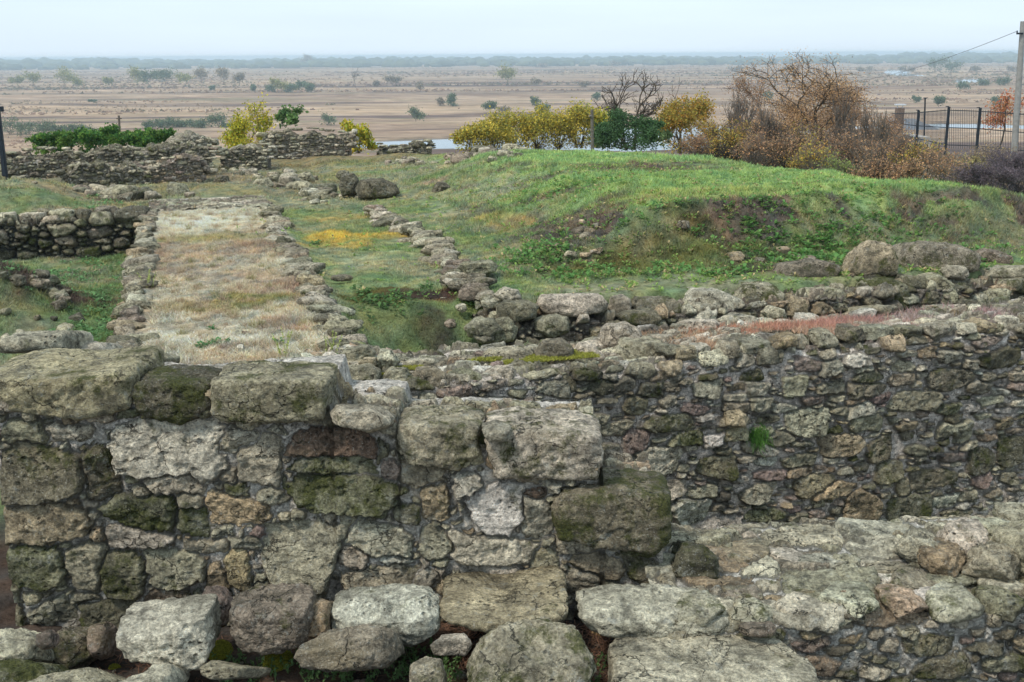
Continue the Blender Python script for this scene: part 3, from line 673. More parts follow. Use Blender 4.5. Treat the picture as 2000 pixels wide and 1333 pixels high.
BLK = {201: ([(214,1236),(300,1226),(396,1218),(404,1285),(388,1320),(330,1325),(285,1303),(232,1298),(216,1265)], 3.58, .26, ((-.25,-.55,1,.80),(.5,-1,.1,.86)), 6, .045),
 202: ([(440,1200),(470,1190),(560,1186),(600,1192),(604,1225),(592,1272),(530,1290),(465,1285),(440,1245)], 3.66, .22, (), 4.5, .05),
 203: ([(640,1205),(680,1195),(760,1190),(830,1194),(855,1215),(858,1245),(820,1272),(720,1284),(645,1262)], 3.74, .24, ((0,-.7,1,.80),), 4.5, .06),
 207: ([(1122,1212),(1200,1200),(1380,1205),(1440,1225),(1405,1262),(1260,1270),(1160,1252)], 3.70, .28, ((0,-.6,1,.88),), 4.5, .05),
 208: ([(1205,1350),(1400,1344),(1620,1356),(1620,1440),(1205,1440)], 3.36, .44, ((1,.62,0,.74),(-.6,.5,0,.86),(.04,-.12,1,.86)), 11, .03),
 205: ([(850,1208),(900,1215),(980,1222),(1060,1210),(1112,1190),(1112,1222),(1085,1242),(980,1247),(885,1232),(856,1218)], 3.76, .42, ((.12,-.35,1,.80),), 7, .035)}
for nm, poly, Y, th, ti, sd_, pl, lab, cat, ms in FG:
    big = max(q[0] for q in poly)-min(q[0] for q in poly) > 150
    if sd_ in BLK:
        fp, Y_, T_, pl_, p_, nz_ = BLK[sd_]; o = block(nm, fp, Y_, T_, ti, sd_, pl_, p_, nz_, 6, moss=ms, cuts=5); tag(o, lab, cat); continue
    o = hero(nm, poly, Y, th, ti, sd_, pl, 8 if nm == 'slab' else 4.6, .06 if nm != 'slab' else .03, 6 if big else 5, moss=ms, cuts=3 if nm == 'slab' else 8, mat=M_WET if nm == 'wet_rock' else M_ST)
    tag(o, lab, cat)
r_ = random.Random(5)
for i in range(150):
    px, py = r_.uniform(-20, 1500), r_.uniform(1225, 1400)
    q = on_z(px, py, -2.28); 
    if q[0] > 1.15: continue
    s = r_.uniform(.012, .045)
    o = rock('pebble', (q[0], q[1], float(terrain(q[0], q[1]))+s*.2), (s*1.4, s, s*.7), 3000+i, r_.choice('gltpb'), 3 if s > .03 else 2, rot=r_.uniform(0, 6))
    tag(o, 'small broken stone scattered on the soil among the foreground boulders', 'stone', 'small stones among the foreground boulders')

# ================= LOW WALL (right foreground) =================
LZ = -2.02
lw = empty('low_stone_wall', (1.6, 3.9, -3.2), 'low wide crumbling stone wall with a broken top in the right foreground', 'wall')
# face line from a corner under the slab to the right, in plan
LA = on_z(1395, 1235, LZ-.03); LB = on_z(2120, 1185, LZ)
LAe = LA[:2] + (LA[:2]-LB[:2])*.12
st = fill_stones([], -.3, 4.4, -3.3, LZ-.02, .20, .085, 71, 'ggdmmdptl', tries=300) 
st = fill_stones([s for s in st if s[1] < LZ-.07], -.3, 4.4, LZ-.07, LZ+.9, .32, .19, 72, 'llglggt', tries=300)
sweep_wall('wall_face', LAe, LB[:2]+(LB[:2]-LA[:2])*.55, LZ, -3.3, .86, st, 77, res=.0055, parent=lw, prot=.016, edge=.014, mort=(.52, .485, .42), rough=.7, joint=.010, vary=.16, back=1.3)
r_ = random.Random(61)
dl = LB[:2]-LA[:2]; Ll = np.linalg.norm(dl); dl = dl/Ll; nl = np.array([-dl[1], dl[0]])
x = -.15
while x < Ll+1.2:
    w_ = r_.uniform(.15, .27)
    p = LA[:2]+dl*(x+w_/2)+nl*.08
    rock(CAP, (p[0], p[1], LZ+.0+r_.uniform(-.01, .02)), (w_*1.02, .22, .10*r_.uniform(.8, 1.2)), 600+int(x*100), r_.choice('glltm'), 5, parent=lw, rot=math.atan2(dl[1], dl[0])+r_.uniform(-.12, .12), noise=.07, moss=.3, tilt=(r_.uniform(-.1, .1), r_.uniform(-.08, .08)))
    x += w_
for (px, py, wp, hp, ti) in [(1440,1070,130,40,'o'),(1540,1075,90,30,'l'),(1600,1090,110,36,'l'),(1690,1085,80,22,'l'),(1560,1120,60,22,'l'),(1740,1110,120,30,'w'),(1480,1105,60,24,'g'),(1450,1150,90,36,'g'),(1520,1180,70,30,'g'),(1580,1145,80,30,'o'),(1650,1150,90,34,'m'),(1700,1140,60,24,'l'),(1790,1150,110,30,'w'),(1850,1120,110,36,'g'),(1900,1160,90,30,'l'),(1960,1130,100,40,'l'),(1660,1190,80,40,'b'),(1480,1215,70,40,'b')]:
    q = on_z(px, py, LZ+.02); s = (q@_f)/F
    rock('core_stone', (q[0], q[1], LZ-.005), (wp*s*1.1, wp*s*.8, hp*s*.6), 900+px, ti, 4, parent=lw, rot=(px % 7)*.3-1, noise=.08, moss=.2, tilt=(((px*7) % 5-2)*.06, 0))
# raised rubble core at the far right of the low wall
for (px, py, wp, hp, ti) in [(1800,1060,110,70,'l'),(1880,1050,130,80,'l'),(1970,1040,150,90,'l'),(1840,1085,120,50,'t'),(1930,1085,140,60,'g'),(2030,1060,160,110,'g'),(1990,1010,110,60,'g')]:
    q = on_z(px, py+hp*.4, LZ+.02); s = (q@_f)/F
    rock('core_stone', (q[0], q[1], LZ+.05), (wp*s, wp*s*.8, hp*s*1.1), 1900+px, ti, 5, parent=lw, rot=(px % 7)*.4-1, noise=.13, moss=.1)

# ================= TALL WALL + CROSS WALL =================
VF = 6.23
tw = empty('tall_rubble_wall', uv2w(4, VF, -3.3), 'tall thick rubble wall with pink dry grass along its top at the right', 'wall')
tpx = [(1478,965,70,40,'l'),(1435,845,50,34,'o'),(1590,945,85,42,'o'),(1632,955,90,34,'y'),(1682,1000,78,92,'t'),(1775,1000,90,75,'m'),(1715,880,55,52,'d'),(1640,870,85,50,'o'),(1575,825,85,55,'g'),(1305,825,100,36,'d'),(1285,900,90,60,'l'),(1400,910,80,46,'d'),(1790,782,110,42,'g'),(1865,845,75,46,'g'),(1855,740,95,44,'d'),(1690,825,70,34,'g'),(1525,855,60,30,'g'),(1610,1065,60,30,'g'),(1525,1060,90,40,'l'),(1735,920,60,46,'d'),(1765,955,34,44,'o'),(1820,935,110,40,'d'),(1865,820,40,26,'o'),(1858,853,54,30,'m'),(1950,700,90,40,'d'),(1980,880,60,60,'k'),(1920,900,60,50,'k'),(1915,940,40,30,'p'),(1310,720,42,30,'o'),(1395,700,60,32,'l'),(1455,700,40,34,'l'),(1505,695,55,38,'g'),(1350,1000,80,60,'w'),(1395,1045,110,70,'w'),(1370,960,60,28,'l'),(1495,1005,80,28,'m'),(1290,960,100,44,'l'),(1560,900,70,26,'g'),(1480,760,50,30,'l'),(1550,755,50,45,'g'),(1620,755,60,26,'g'),(1690,760,80,30,'d'),(1690,735,60,26,'d'),(1380,760,60,36,'g'),(1250,720,60,40,'g'),(1240,790,50,40,'o'),(1270,760,50,34,'d'),(1460,870,30,30,'g'),(1430,1095,70,30,'l'),(1240,860,50,50,'p'),(1340,855,70,30,'m')]
P0 = uv2w(.86, VF)[:2]; P1 = uv2w(9.5, VF)[:2]
tst = []
for x, y, w_, h_, t in tpx:
    q = on_v(x, y, VF); s = (q@_f)/F
    tst.append((q@UA-.86, q[2], w_*s*1.1, h_*s*1.05, ((x*13+y*7) % 13)-6, t, 1.0+((x+y) % 5)*.12))
TZ = -1.86
def ttop(u): 
    return TZ + .035*fbm(u*2.3, 0, 0, 5, 3) + .06*ss(3.6, 5, u)
tst = fill_stones(tst, 0, 6.5, -3.3, TZ+.75, .175, .088, 6, 'ggglllldmtpbw', ((1.15, .95), (.85, .7), (.65, .5), (.45, .34), (.34, .2)), 860)
sweep_wall('wall_face', P0, uv2w(7.2, VF)[:2], ttop, -3.35, .72, tst, 23, res=.0068, parent=tw, prot=.030, edge=.010, joint=.008, mort=(.64, .56, .48), rough=.8, warp=.7, back=.5)
cst = []
r_ = random.Random(33)
def cap_run(parent, u0, u1, v, z, wr, dr, hr, seed, tints, sub=4, jz=.02, jv=.03, rot=.2, **kw):
    r = random.Random(seed); x = u0; k = 0; out = []
    while x < u1:
        w_ = r.uniform(*wr); d_ = r.uniform(*dr); h_ = r.uniform(*hr)
        p = uv2w(x+w_/2, v+r.uniform(-jv, jv))
        o = rock(CAP, (p[0], p[1], z+r.uniform(-jz, jz)), (w_*1.03, d_, h_), seed*100+k, r.choice(tints), sub, parent=parent, rot=AZ+r.uniform(-rot, rot), tilt=(r.uniform(-.15, .15), r.uniform(-.12, .12)), **kw)
        x += w_*.97; k += 1; out.append(o)
    return out
cap_run(tw, 2.75, 7.9, VF+.07, TZ+.045, (.13, .26), (.14, .22), (.07, .12), 41, 'glggldt', 5, noise=.08, moss=.2, jz=.015)
cap_run(tw, 2.75, 7.9, VF+.68, TZ+.02, (.10, .24), (.10, .16), (.04, .09), 43, 'lggwl', 5, noise=.09, moss=.05, jz=.025)
# cross wall top (left part of the same masonry)
for (poly, Yo, ti, ms) in [([(660,735),(680,712),(720,708),(745,722),(740,760),(700,775),(664,765)],0,'g',.2),([(742,745),(765,716),(795,720),(803,745),(790,765),(750,768)],0,'g',.2),([(800,745),(815,715),(850,715),(880,735),(885,760),(840,775),(805,765)],0,'g',.2),
    ([(872,728),(900,718),(940,724),(950,745),(945,775),(885,778)],0,'m',.3),([(940,730),(960,714),(1000,712),(1010,730),(1005,750),(945,760)],0,'l',.2),([(985,715),(1010,702),(1045,712),(1050,740),(1010,752),(990,740)],.06,'m',.4),([(1045,725),(1060,712),(1100,715),(1130,730),(1125,765),(1075,780),(1048,765)],0,'d',.2),
    ([(1100,748),(1120,728),(1180,738),(1205,750),(1200,772),(1130,778)],0,'k',.2),([(1120,722),(1145,711),(1180,722),(1180,735),(1130,735)],.1,'w',0),([(1165,712),(1190,702),(1235,715),(1246,728),(1215,748),(1180,742)],.05,'o',.05),
    ([(935,700),(955,680),(1000,676),(1045,682),(1060,705),(1020,720),(960,722)],.33,'g',.1),([(1040,690),(1060,662),(1095,660),(1118,680),(1122,712),(1080,728),(1046,716)],.25,'d',.1),([(1112,700),(1130,668),(1160,675),(1185,700),(1170,722),(1120,720)],.28,'l',.0),([(1165,700),(1185,685),(1225,690),(1245,705),(1230,722),(1175,720)],.25,'g',.1),
    ([(700,710),(715,696),(735,698),(735,715),(715,722)],.12,'o',.1),([(735,712),(745,682),(765,685),(780,705),(770,720),(745,722)],.2,'l',.1),([(782,712),(800,700),(850,698),(862,710),(830,720),(790,720)],.3,'l',.1),([(865,712),(880,695),(925,694),(940,705),(925,718),(880,718)],.35,'g',.1),([(652,705),(680,680),(720,672),(735,688),(730,705),(690,715)],.45,'g',.1)]:
    hero(CAP, poly, 0, .20 if Yo < .2 else .26, ti, 300+poly[0][0], TF(.88, .9), 4, .08, 5, cuts=4, parent=tw, moss=ms, vplane=VF+.10+Yo)
for (poly, Yo, ti) in [([(1168,650),(1185,628),(1225,625),(1255,650),(1250,675),(1200,690),(1172,680)],.5,'l'),([(1190,690),(1215,660),(1265,655),(1300,668),(1305,705),(1260,725),(1205,715)],.22,'g'),([(1240,735),(1265,712),(1310,715),(1330,735),(1320,760),(1265,765)],.03,'d'),([(1310,690),(1320,674),(1355,676),(1358,700),(1340,708),(1315,706)],.03,'o'),([(1240,670),(1270,648),(1310,655),(1310,680),(1260,690)],.45,'g')]:
    hero(CAP, poly, 0, .3, ti, 400+poly[0][0], TF(.8, .85), 3, .10, 5, parent=tw, moss=.15, vplane=VF+.08+Yo)
T(hero('loose_stone', [(1322,630),(1350,622),(1400,624),(1413,638),(1395,652),(1330,652)], 0, .25, 'l', 431, TF(.8, .8), 3.4, .07, 5, vplane=VF+.72), 'loose pale flat stone on the near end of the tall wall top', 'stone')
T(hero('loose_stone', [(1402,625),(1430,610),(1475,620),(1480,640),(1430,645)], 0, .25, 'l', 432, TF(.8, .8), 3.4, .06, 5, vplane=VF+.78), 'loose pale humped stone right of the flat one on the tall wall top', 'stone')
T(hero('flat_stone', [(1920,645),(1960,625),(2010,625),(2030,660),(1960,664),(1925,655)], 0, .35, 'l', 433, TF(.7, .8), 4, .05, 5, vplane=VF+.15), 'large flat pale stone on the tall wall at the right edge of the photo', 'stone')
T(hero('yellow_stone', [(1411,800),(1440,798),(1460,815),(1455,835),(1415,834)], 0, .16, 'o', 434, TF(.8, .85), 4, .04, 5, vplane=VF-.03), 'angular yellowish stone jutting out of the tall wall beside a grass tuft', 'stone')

# ================= BLOCK WALL (behind) =================
VB = 7.69
bw = empty('block_wall', uv2w(4, VB, -2.4), 'long dry wall of big weathered blocks at the foot of the green mound', 'wall')
bst = fill_stones([], -.3, 6.3, -2.5, -1.2, .19, .10, 81, 'ggdbtlk', tries=240)
sweep_wall('wall_face', uv2w(2.02, VB)[:2], uv2w(8.0, VB)[:2], lambda u: -1.92+.05*ss(1, 3, u), -2.5, .45, bst, 83, res=.009, parent=bw, prot=.05, edge=.02, mort=(.2, .17, .14), back=.4)
sweep_wall('wall_return', uv2w(2.04, VB+.02)[:2], uv2w(2.04, VB-.001)[:2]+np.array([.0001, 0]), -1.92, -2.5, .02, bst, 84, res=.01, parent=bw, back=.1)
for i, (poly, Yo, ti, ms) in enumerate([([(968,600),(985,586),(1030,586),(1052,598),(1045,622),(1000,632),(970,622)],0,'d',.1),([(1048,595),(1055,575),(1170,573),(1190,590),(1180,610),(1120,620),(1060,614)],.05,'l',.05),([(1186,600),(1192,580),(1212,575),(1230,585),(1232,625),(1200,635)],.1,'g',.1),([(1228,600),(1235,578),(1320,578),(1330,600),(1328,640),(1290,645),(1240,625)],.1,'d',.3),
    ([(1326,600),(1345,560),(1400,566),(1440,585),(1450,615),(1400,632),(1335,628)],.1,'l',.2),([(1418,580),(1450,552),(1500,552),(1528,575),(1525,605),(1470,612),(1425,600)],.15,'g',.5),([(1520,600),(1535,572),(1565,585),(1575,612),(1545,622),(1525,615)],0,'o',.3),([(1540,580),(1560,562),(1630,558),(1648,575),(1650,610),(1600,620),(1560,612)],.12,'g',.2),
    ([(1645,580),(1680,545),(1730,540),(1762,560),(1762,605),(1700,612),(1652,602)],.12,'m',.8),([(1758,590),(1785,538),(1820,532),(1850,555),(1858,590),(1830,605),(1770,608)],.12,'g',.1),([(1850,585),(1870,566),(1940,558),(1955,570),(1952,600),(1870,605)],.06,'g',.1),([(1935,580),(1950,548),(2000,540),(2060,545),(2060,600),(1945,602)],.2,'d',.2),
    ([(1200,615),(1225,606),(1280,606),(1292,625),(1275,640),(1215,635)],-.15,'d',.3),([(1485,610),(1500,596),(1525,605),(1530,622),(1495,625)],-.15,'l',0),([(1640,618),(1660,600),(1700,596),(1735,608),(1740,625),(1680,630)],-.2,'g',0),
    ([(905,640),(930,620),(965,622),(985,645),(960,662),(920,655)],-.05,'g',.1),([(955,630),(990,612),(1012,640),(1005,668),(965,672)],-.02,'g',.2),([(962,575),(985,560),(1012,566),(1020,585),(985,592)],.25,'l',.1),([(1040,625),(1080,612),(1110,620),(1112,650),(1080,660),(1045,650)],-.06,'g',.1)]):
    hero(CAP, poly, 0, .34, ti, 700+i, TF(.88, .93), 5, .06, 5, cuts=4, parent=bw, moss=ms, vplane=VB+.12+Yo)
# boulders standing behind the block wall
for i, (poly, v, ti, lab) in enumerate([([(1505,535),(1520,515),(1580,504),(1625,515),(1645,538),(1600,552),(1510,550)], 8.35, 'b', 'low brown boulder half sunk in grass below the mound'),
    ([(1650,530),(1665,495),(1700,468),(1735,478),(1745,510),(1740,540),(1690,545),(1655,540)], 8.2, 'o', 'upright yellowish boulder with small yellow flowers below the mound'),
    ([(1738,520),(1750,478),(1800,470),(1850,474),(1900,498),(1890,530),(1830,545),(1760,542)], 8.25, 'b', 'largest brown boulder below the mound at the right'),
    ([(1900,515),(1912,490),(1932,484),(1958,500),(1965,520),(1920,525)], 8.35, 'b', 'small rounded brown boulder right of the largest one'),
    ([(1826,530),(1840,516),(1870,518),(1882,535),(1870,548),(1830,545)], 8.05, 'l', 'small pale stone below the largest brown boulder'),
    ([(1876,535),(1890,523),(1990,518),(2040,525),(2040,548),(1880,548)], 8.02, 'g', 'long squared grey block at the right edge beyond the pink grass'),
    ([(1850,570),(1870,545),(1940,545),(1995,545),(1995,568),(1870,572)], 7.93, 'g', 'flat grey block below the long squared block at the right'),
    ([(1735,560),(1745,535),(1790,540),(1795,565),(1760,570)], 7.98, 'd', 'dark grey stone between the mossy block and the largest boulder')]):
    T(hero('boulder', poly, 0, .42, ti, 750+i, TF(.92, .92), 4, .08, 5, cuts=5, vplane=v, moss=.25), lab, 'boulder')
# small collapsed stones at the corner of the block wall
r_ = random.Random(91)
FX = [850,880,905,925,945,955,935,900,820,865,785,950,975]
for i, (px, py, wp, hp, ti) in enumerate([(850,628,36,26,'l'),(880,640,30,22,'b'),(905,625,34,20,'g'),(925,650,40,26,'g'),(945,665,44,26,'g'),(955,605,26,22,'g'),(935,600,24,18,'d'),(900,605,30,16,'l'),(820,575,30,12,'g'),(865,590,26,12,'g'),(785,632,22,10,'w'),(950,640,30,26,'d'),(975,650,30,24,'g')]):
    q = on_z(px, py, -2.0 if py > 610 else -1.88); s = (q@_f)/F
    o = rock('fallen_stone', (q[0], q[1], q[2]+hp*s*.2), (wp*s, wp*s*.8, hp*s), 820+i, ti, 4, rot=r_.uniform(0, 3), noise=.08)
    tag(o, 'fallen '+dict(l='pale', b='brown', g='grey', d='dark', w='whitish')[ti]+' stone, '+ORD[sorted(FX).index(px)]+' from the left among those by the block wall corner', 'stone', 'stones fallen at the corner of the block wall')

# ================= STRIP: edge walls =================
sl = empty('edge_wall', uv2w(U_L, 10, -2.2), 'narrow kerb of grey stones along the left side of the straw-covered strip', 'wall')
sr = empty('edge_wall', uv2w(U_R, 10, -2.2), 'narrow kerb of grey stones along the right side of the straw-covered strip', 'wall')
dg = empty('edge_wall', uv2w(U_D, 11, -2.2), 'curving low wall of flat stones between the yellow grass and the green mound', 'wall')
def edge_run(parent, ufun, v0, v1, z, seed, wr=(.13, .27), tints='ggdgldbt', layers=2, step=(.065, .125), sub=4, width=1.0):
    r = random.Random(seed); v = v0; k = 0
    while v < v1 and k < 70:
        st_ = r.uniform(*step)*(1+(v-v0)*.045); w_ = r.uniform(*wr)*width*r.choice((.45, .6, .8, 1, 1, 1.15, 1.5)); h_ = r.uniform(.05, .11)
        if r.random() < .03: v += st_; continue
        p = uv2w(ufun(v)+r.uniform(-.045, .045), v)
        rock('edge_stone', (p[0], p[1], z+r.uniform(-.02, .03)), (w_, st_*1.45, h_), seed*1000+k, r.choice(tints), sub, parent=parent, rot=AZ+r.uniform(-.5, .5), noise=.13, moss=.15, tilt=(r.uniform(-.15, .3), r.uniform(-.22, .22)), strata=.8)
        if layers > 1 and r.random() < .40:
            p = uv2w(ufun(v)+r.uniform(-.10, .10), v+st_*.3)
            rock('edge_stone', (p[0], p[1], z-.07), (w_*1.1, st_*1.3, h_), seed*1000+500+k, r.choice(tints), sub, parent=parent, rot=AZ+r.uniform(-.3, .3), noise=.09, moss=.1)
        v += st_; k += 1
edge_run(sl, lambda v: U_L-.02, 6.5, 14.2, ZT+.005, 51)
edge_run(sr, lambda v: U_R-.03+.02*math.sin(v*2), 6.75, 14.6, ZT+.005, 52, wr=(.18, .34))
def dgu(v): return 2.22 + .07*math.sin(v*1.3) 
edge_run(dg, dgu, 8.0, 13.7, ZT+.005, 53, wr=(.2, .34), layers=2, tints='gglldb')
T(hero('flat_slab', [(893,525),(905,512),(960,508),(975,520),(965,532),(920,540)], 0, .3, 'g', 531, TF(.8, .8), 3.4, .05, 5, vplane=8.95), 'broad flat dark slab overhanging the curving low wall', 'stone slab')
T(rock('flat_stone', tuple(on_z(672, 543, ZT+.0)), (.22, .1, .05), 532, 'd', 4), 'thin dark flat stone lying in the grass beside the right kerb', 'stone')

# left pit back wall
lp = empty('dark_dry_wall', uv2w(-1.5, 14, -2.3), 'dark dry stone wall closing the far end of the left pit', 'wall')
lst = fill_stones([], 0, 2.9, -2.4, -1.4, .26, .14, 91, 'kkddbk', tries=200)
sweep_wall('wall_face', uv2w(-2.75, 14.0)[:2], uv2w(-.42, 14.0)[:2], lambda u: np.full(len(u), -1.84), -2.45, .35, lst, 93, res=.012, parent=lp, prot=.07, edge=.03, mort=(.04, .037, .033), back=.1, mat=M_STF)
cap_run(lp, -2.8, -.5, 14.15, -1.80, (.20, .36), (.2, .3), (.10, .18), 95, 'ggldlk', 4, noise=.1, mat=M_STF, jz=.02)
T(rock('corner_stone', tuple(uv2w(-.62, 14.0, -1.80)), (.42, .3, .20), 96, 'k', 5), 'dark overhanging corner stone where the left pit wall meets the strip', 'stone')
# paved sill at the far end of the strip
pst = fill_stones([], U_L, U_R, 13.9, 15.2, .25, .2, 97, 'glgb', tries=150)
ps = plan_top('stone_paving', U_L-.05, U_R+.05, 14.15, 15.3, ZT+.015, pst, 98, .014, prot=.016, rough=.5); tag(ps, 'pale worn paving of flat stones closing the far end of the strip', 'paving')

# ================= RUINS at the back =================
def ruin(px0, px1, pyb, pyt, zb, label, seed, tints='ggdbk', T_=.35, skew=0., caps=True, lift=0, name='ruined_wall', hz=.10):
    a = on_z(px0, pyb, zb); s = (a@_f)/F
    b = a + (UA*math.cos(skew) + VA*math.sin(skew))*((px1-px0)*s)
    zt = on_Y((px0+px1)/2, pyt, (a[1]+b[1])/2)[2]
    L = np.linalg.norm(b-a)
    e = empty(name, (a+b)/2, label, 'ruined wall')
    stn = fill_stones([], 0, L, zb-.45, zt+T_, .15, .06, seed, tints, tries=240)
    sweep_wall('wall_face', a[:2], b[:2], lambda u: zt+hz*fbm(u*2, 0, 0, seed, 4)*2-.04*ss(L-.2, L, u)-.1*ss(.3, 0, u), zb-.45, T_, stn, seed, res=.010, parent=e, prot=.03, edge=.012, joint=.012, mort=(.40, .35, .29), back=.5, mat=M_STF)
    # end stones
    r = random.Random(seed)
    for q in (a, b):
        for k in range(5):
            h_ = (zt-zb)*(k+.5)/5
            rock('end_stone', (q[0]+r.uniform(-.05, .05), q[1]+r.uniform(0, T_), zb+h_), (r.uniform(.12, .24), .25, (zt-zb)/4), seed*50+k+int(q[0]*10), r.choice(tints), 3, parent=e, rot=r.uniform(-.3, .3), mat=M_STF, noise=.1)
    if caps:
        x = 0
        while x < L:
            w_ = r.uniform(.09, .26); p = a+(b-a)*min(1, (x+w_/2)/L)
            rock(CAP, (p[0], p[1]+r.uniform(.05, T_*.7), zt+.0+hz*.6*math.sin(x*3+seed)), (w_*1.1, r.uniform(.12, .25), r.uniform(.03, .06)), seed*70+int(x*10), r.choice('ggdb'), 3, parent=e, rot=r.uniform(-.3, .3), mat=M_STF, noise=.1); x += w_
    return e
ruin(192, 388, 372, 320, -1.85, 'low wall of reddish rubble right behind the left pit', 501, 'gbtbp', .4, .05)
ruin(515, 686, 297, 258, -1.80, 'isolated block of ancient masonry on the brow of the hill', 502, 'ggldb', .5, -.05)
ruin(10, 190, 345, 300, -1.75, 'dark crumbling wall at the far left beside the black post', 503, 'dkbg', .5, .1, hz=.12)
ruin(185, 400, 318, 295, -1.55, 'long low dark wall in front of the green bushes', 504, 'dkgd', .6, .0, hz=.08)
ruin(120, 290, 372, 330, -1.8, 'broken dark wall stub left of the reddish rubble wall', 505, 'dkg', .5, .2, hz=.1)
ruin(335, 415, 312, 275, -1.65, 'short pale wall stump between the long dark wall and the yellow tree', 506, 'lgl', .5, .3, hz=.1)
ruin(742, 845, 294, 280, -1.78, 'low heap of dark masonry standing before the river', 507, 'dkg', .4, .0)
ruin(430, 520, 312, 290, -1.75, 'low broken wall base left of the isolated masonry block', 508, 'gdl', .5, -.2, hz=.1)
# dark boulders in the middle distance
for poly, z, ti, lab in [([(662,365),(670,338),(690,335),(700,352),(698,380),(668,385)], -1.8, 'k', 'upright black rock beside the long black boulder'),
    ([(692,372),(705,350),(745,348),(772,360),(782,378),(760,388),(700,388)], -1.8, 'k', 'long black boulder in the middle of the ruins'),
    ([(843,372),(855,354),(872,356),(880,366),(860,380),(845,380)], -1.78, 'k', 'black wedge-shaped rock on the grass right of the long black boulder'),
    ([(812,335),(822,326),(840,327),(840,338),(818,341)], -1.78, 'd', 'small dark square rock on the grass beyond the black wedge'),
    ([(655,345),(662,332),(680,334),(684,346),(664,352)], -1.78, 'd', 'dark rounded rock on top left of the black boulder pair'),
    ([(418,355),(428,342),(444,344),(448,358),(430,362)], -1.8, 'k', 'small black rock beyond the far end of the strip')]:
    xs = [q[0] for q in poly]; ys = [q[1] for q in poly]; q = on_z(sum(xs)/len(xs), max(ys)-5, z)
    T(hero('dark_rock', poly, q[1], .45 if max(xs)-min(xs) > 50 else .25, ti, int(poly[0][0]), TF(.85, .9), 3.4, .08, 5, mat=M_STF), lab, 'rock')
# rubble fields, each stone its own object (copies of a few shapes)
protos = {}
def scatter(n, cx, cy, rx, ry, z, smin, smax, tints, label, group, seed, flat=.55, dz=.15, parent=None):
    r = random.Random(seed)
    for i in range(n):
        px = cx+r.gauss(0, .45)*rx; py = cy+r.gauss(0, .45)*ry
        q = on_z(px, py, z); s = r.uniform(smin, smax)*r.choice((.6, .8, 1, 1.2))
        key = (r.choice(tints), r.randrange(5))
        if key not in protos:
            pr = rock('rubble_stone', (0, 0, 0), (1.3, .9, flat), 1200+key[1]*31+ord(key[0]), key[0], 4, noise=.12, mat=M_STF); pr.location = (0, 0, 0); protos[key] = pr; o = pr
        else:
            o = protos[key].copy(); COL.objects.link(o)
        o.scale = (s, s*r.uniform(.8, 1.2), s*r.uniform(.8, 1.3)); o.rotation_euler = (r.uniform(-.25, .25), r.uniform(-.25, .25), r.uniform(0, 6.28))
        sw = 'large' if s > smin+(smax-smin)*.6 else 'small' if s < smin+(smax-smin)*.25 else 'middling'; cw = dict(g='grey', d='dark', b='brown', k='blackish', l='pale', t='tan', w='whitish', r='reddish')[key[0]]
        pl = ('far ' if py < cy-ry*.2 else 'near ' if py > cy+ry*.2 else 'mid ')+('left' if px < cx-rx*.25 else 'right' if px > cx+rx*.25 else 'centre')
        lab_ = ' '.join((sw+' '+cw+' stone, '+pl+' of the '+group).split()[:16])
        o.location = (q[0], q[1], float(terrain(q[0], q[1]))-s*dz)
        tag(o, lab_, 'stone', group)
scatter(36, 545, 348, 80, 24, ZT, .10, .30, 'ggldb', 'flat grey stone in the rubble right of the far end of the strip', 'rubble right of the far end of the strip', 1)
scatter(22, 620, 378, 60, 12, ZT, .10, .26, 'gdl', 'flat stone in the rubble line running to the black boulders', 'rubble leading to the black boulders', 2)
scatter(38, 250, 384, 110, 8, ZT, .10, .28, 'gdbk', 'dark stone tumbled in front of the back ruins', 'tumbled stones before the back ruins', 3)
scatter(26, 930, 318, 90, 12, -1.7, .10, .30, 'gdbb', 'brown stone in the broken line left of the mound crest', 'stones left of the mound crest', 4)
scatter(12, 790, 318, 60, 14, ZT, .08, .24, 'gbd', 'small stone on the grey-green ground before the river', 'stones before the river', 5)
scatter(10, 990, 328, 40, 10, -1.6, .08, .22, 'gdb', 'stone cropping out of the mound\'s upper left edge', 'stones on the mound edge', 14)
scatter(24, 80, 590, 90, 40, -2.15, .06, .17, 'bdgk', 'brown stone in the rubble heap on the grass of the left pit', 'rubble heap in the left pit', 6, .7)
scatter(18, 30, 650, 50, 22, -2.15, .06, .14, 'bdkg', 'stone in the dark pile above the squared block at the left', 'dark stone pile at the left edge', 7, .7)
scatter(8, 60, 350, 50, 10, -1.6, .1, .24, 'gdb', 'stone lying on the brown bank at the far left', 'stones on the far left bank', 8)
scatter(18, 1140, 450, 55, 30, -1.55, .05, .13, 'bgt', 'small stone showing through the grass of the mound slope', 'stones in the mound slope', 9)
scatter(9, 1060, 490, 60, 16, -1.7, .04, .10, 'btr', 'small reddish stone at the foot of the mound slope', 'stones at the foot of the mound', 10)
scatter(18, 1560, 430, 220, 22, -1.45, .05, .15, 'bbdt', 'stone sticking out of the dark soil edge of the mound', 'stones in the soil edge of the mound', 11)
scatter(10, 480, 650, 130, 34, ZT, .02, .06, 'ltw', 'pebble on the straw of the strip', 'pebbles on the strip', 12)
scatter(14, 650, 690, 60, 16, ZT, .05, .12, 'ltw', 'flat stone at the near right end of the strip', 'stones at the near end of the strip', 13)
scatter(30, 430, 328, 110, 34, ZT, .06, .2, 'gdl', 'stone strewn between the back ruins and the masonry block', 'stones strewn between the back ruins', 15)

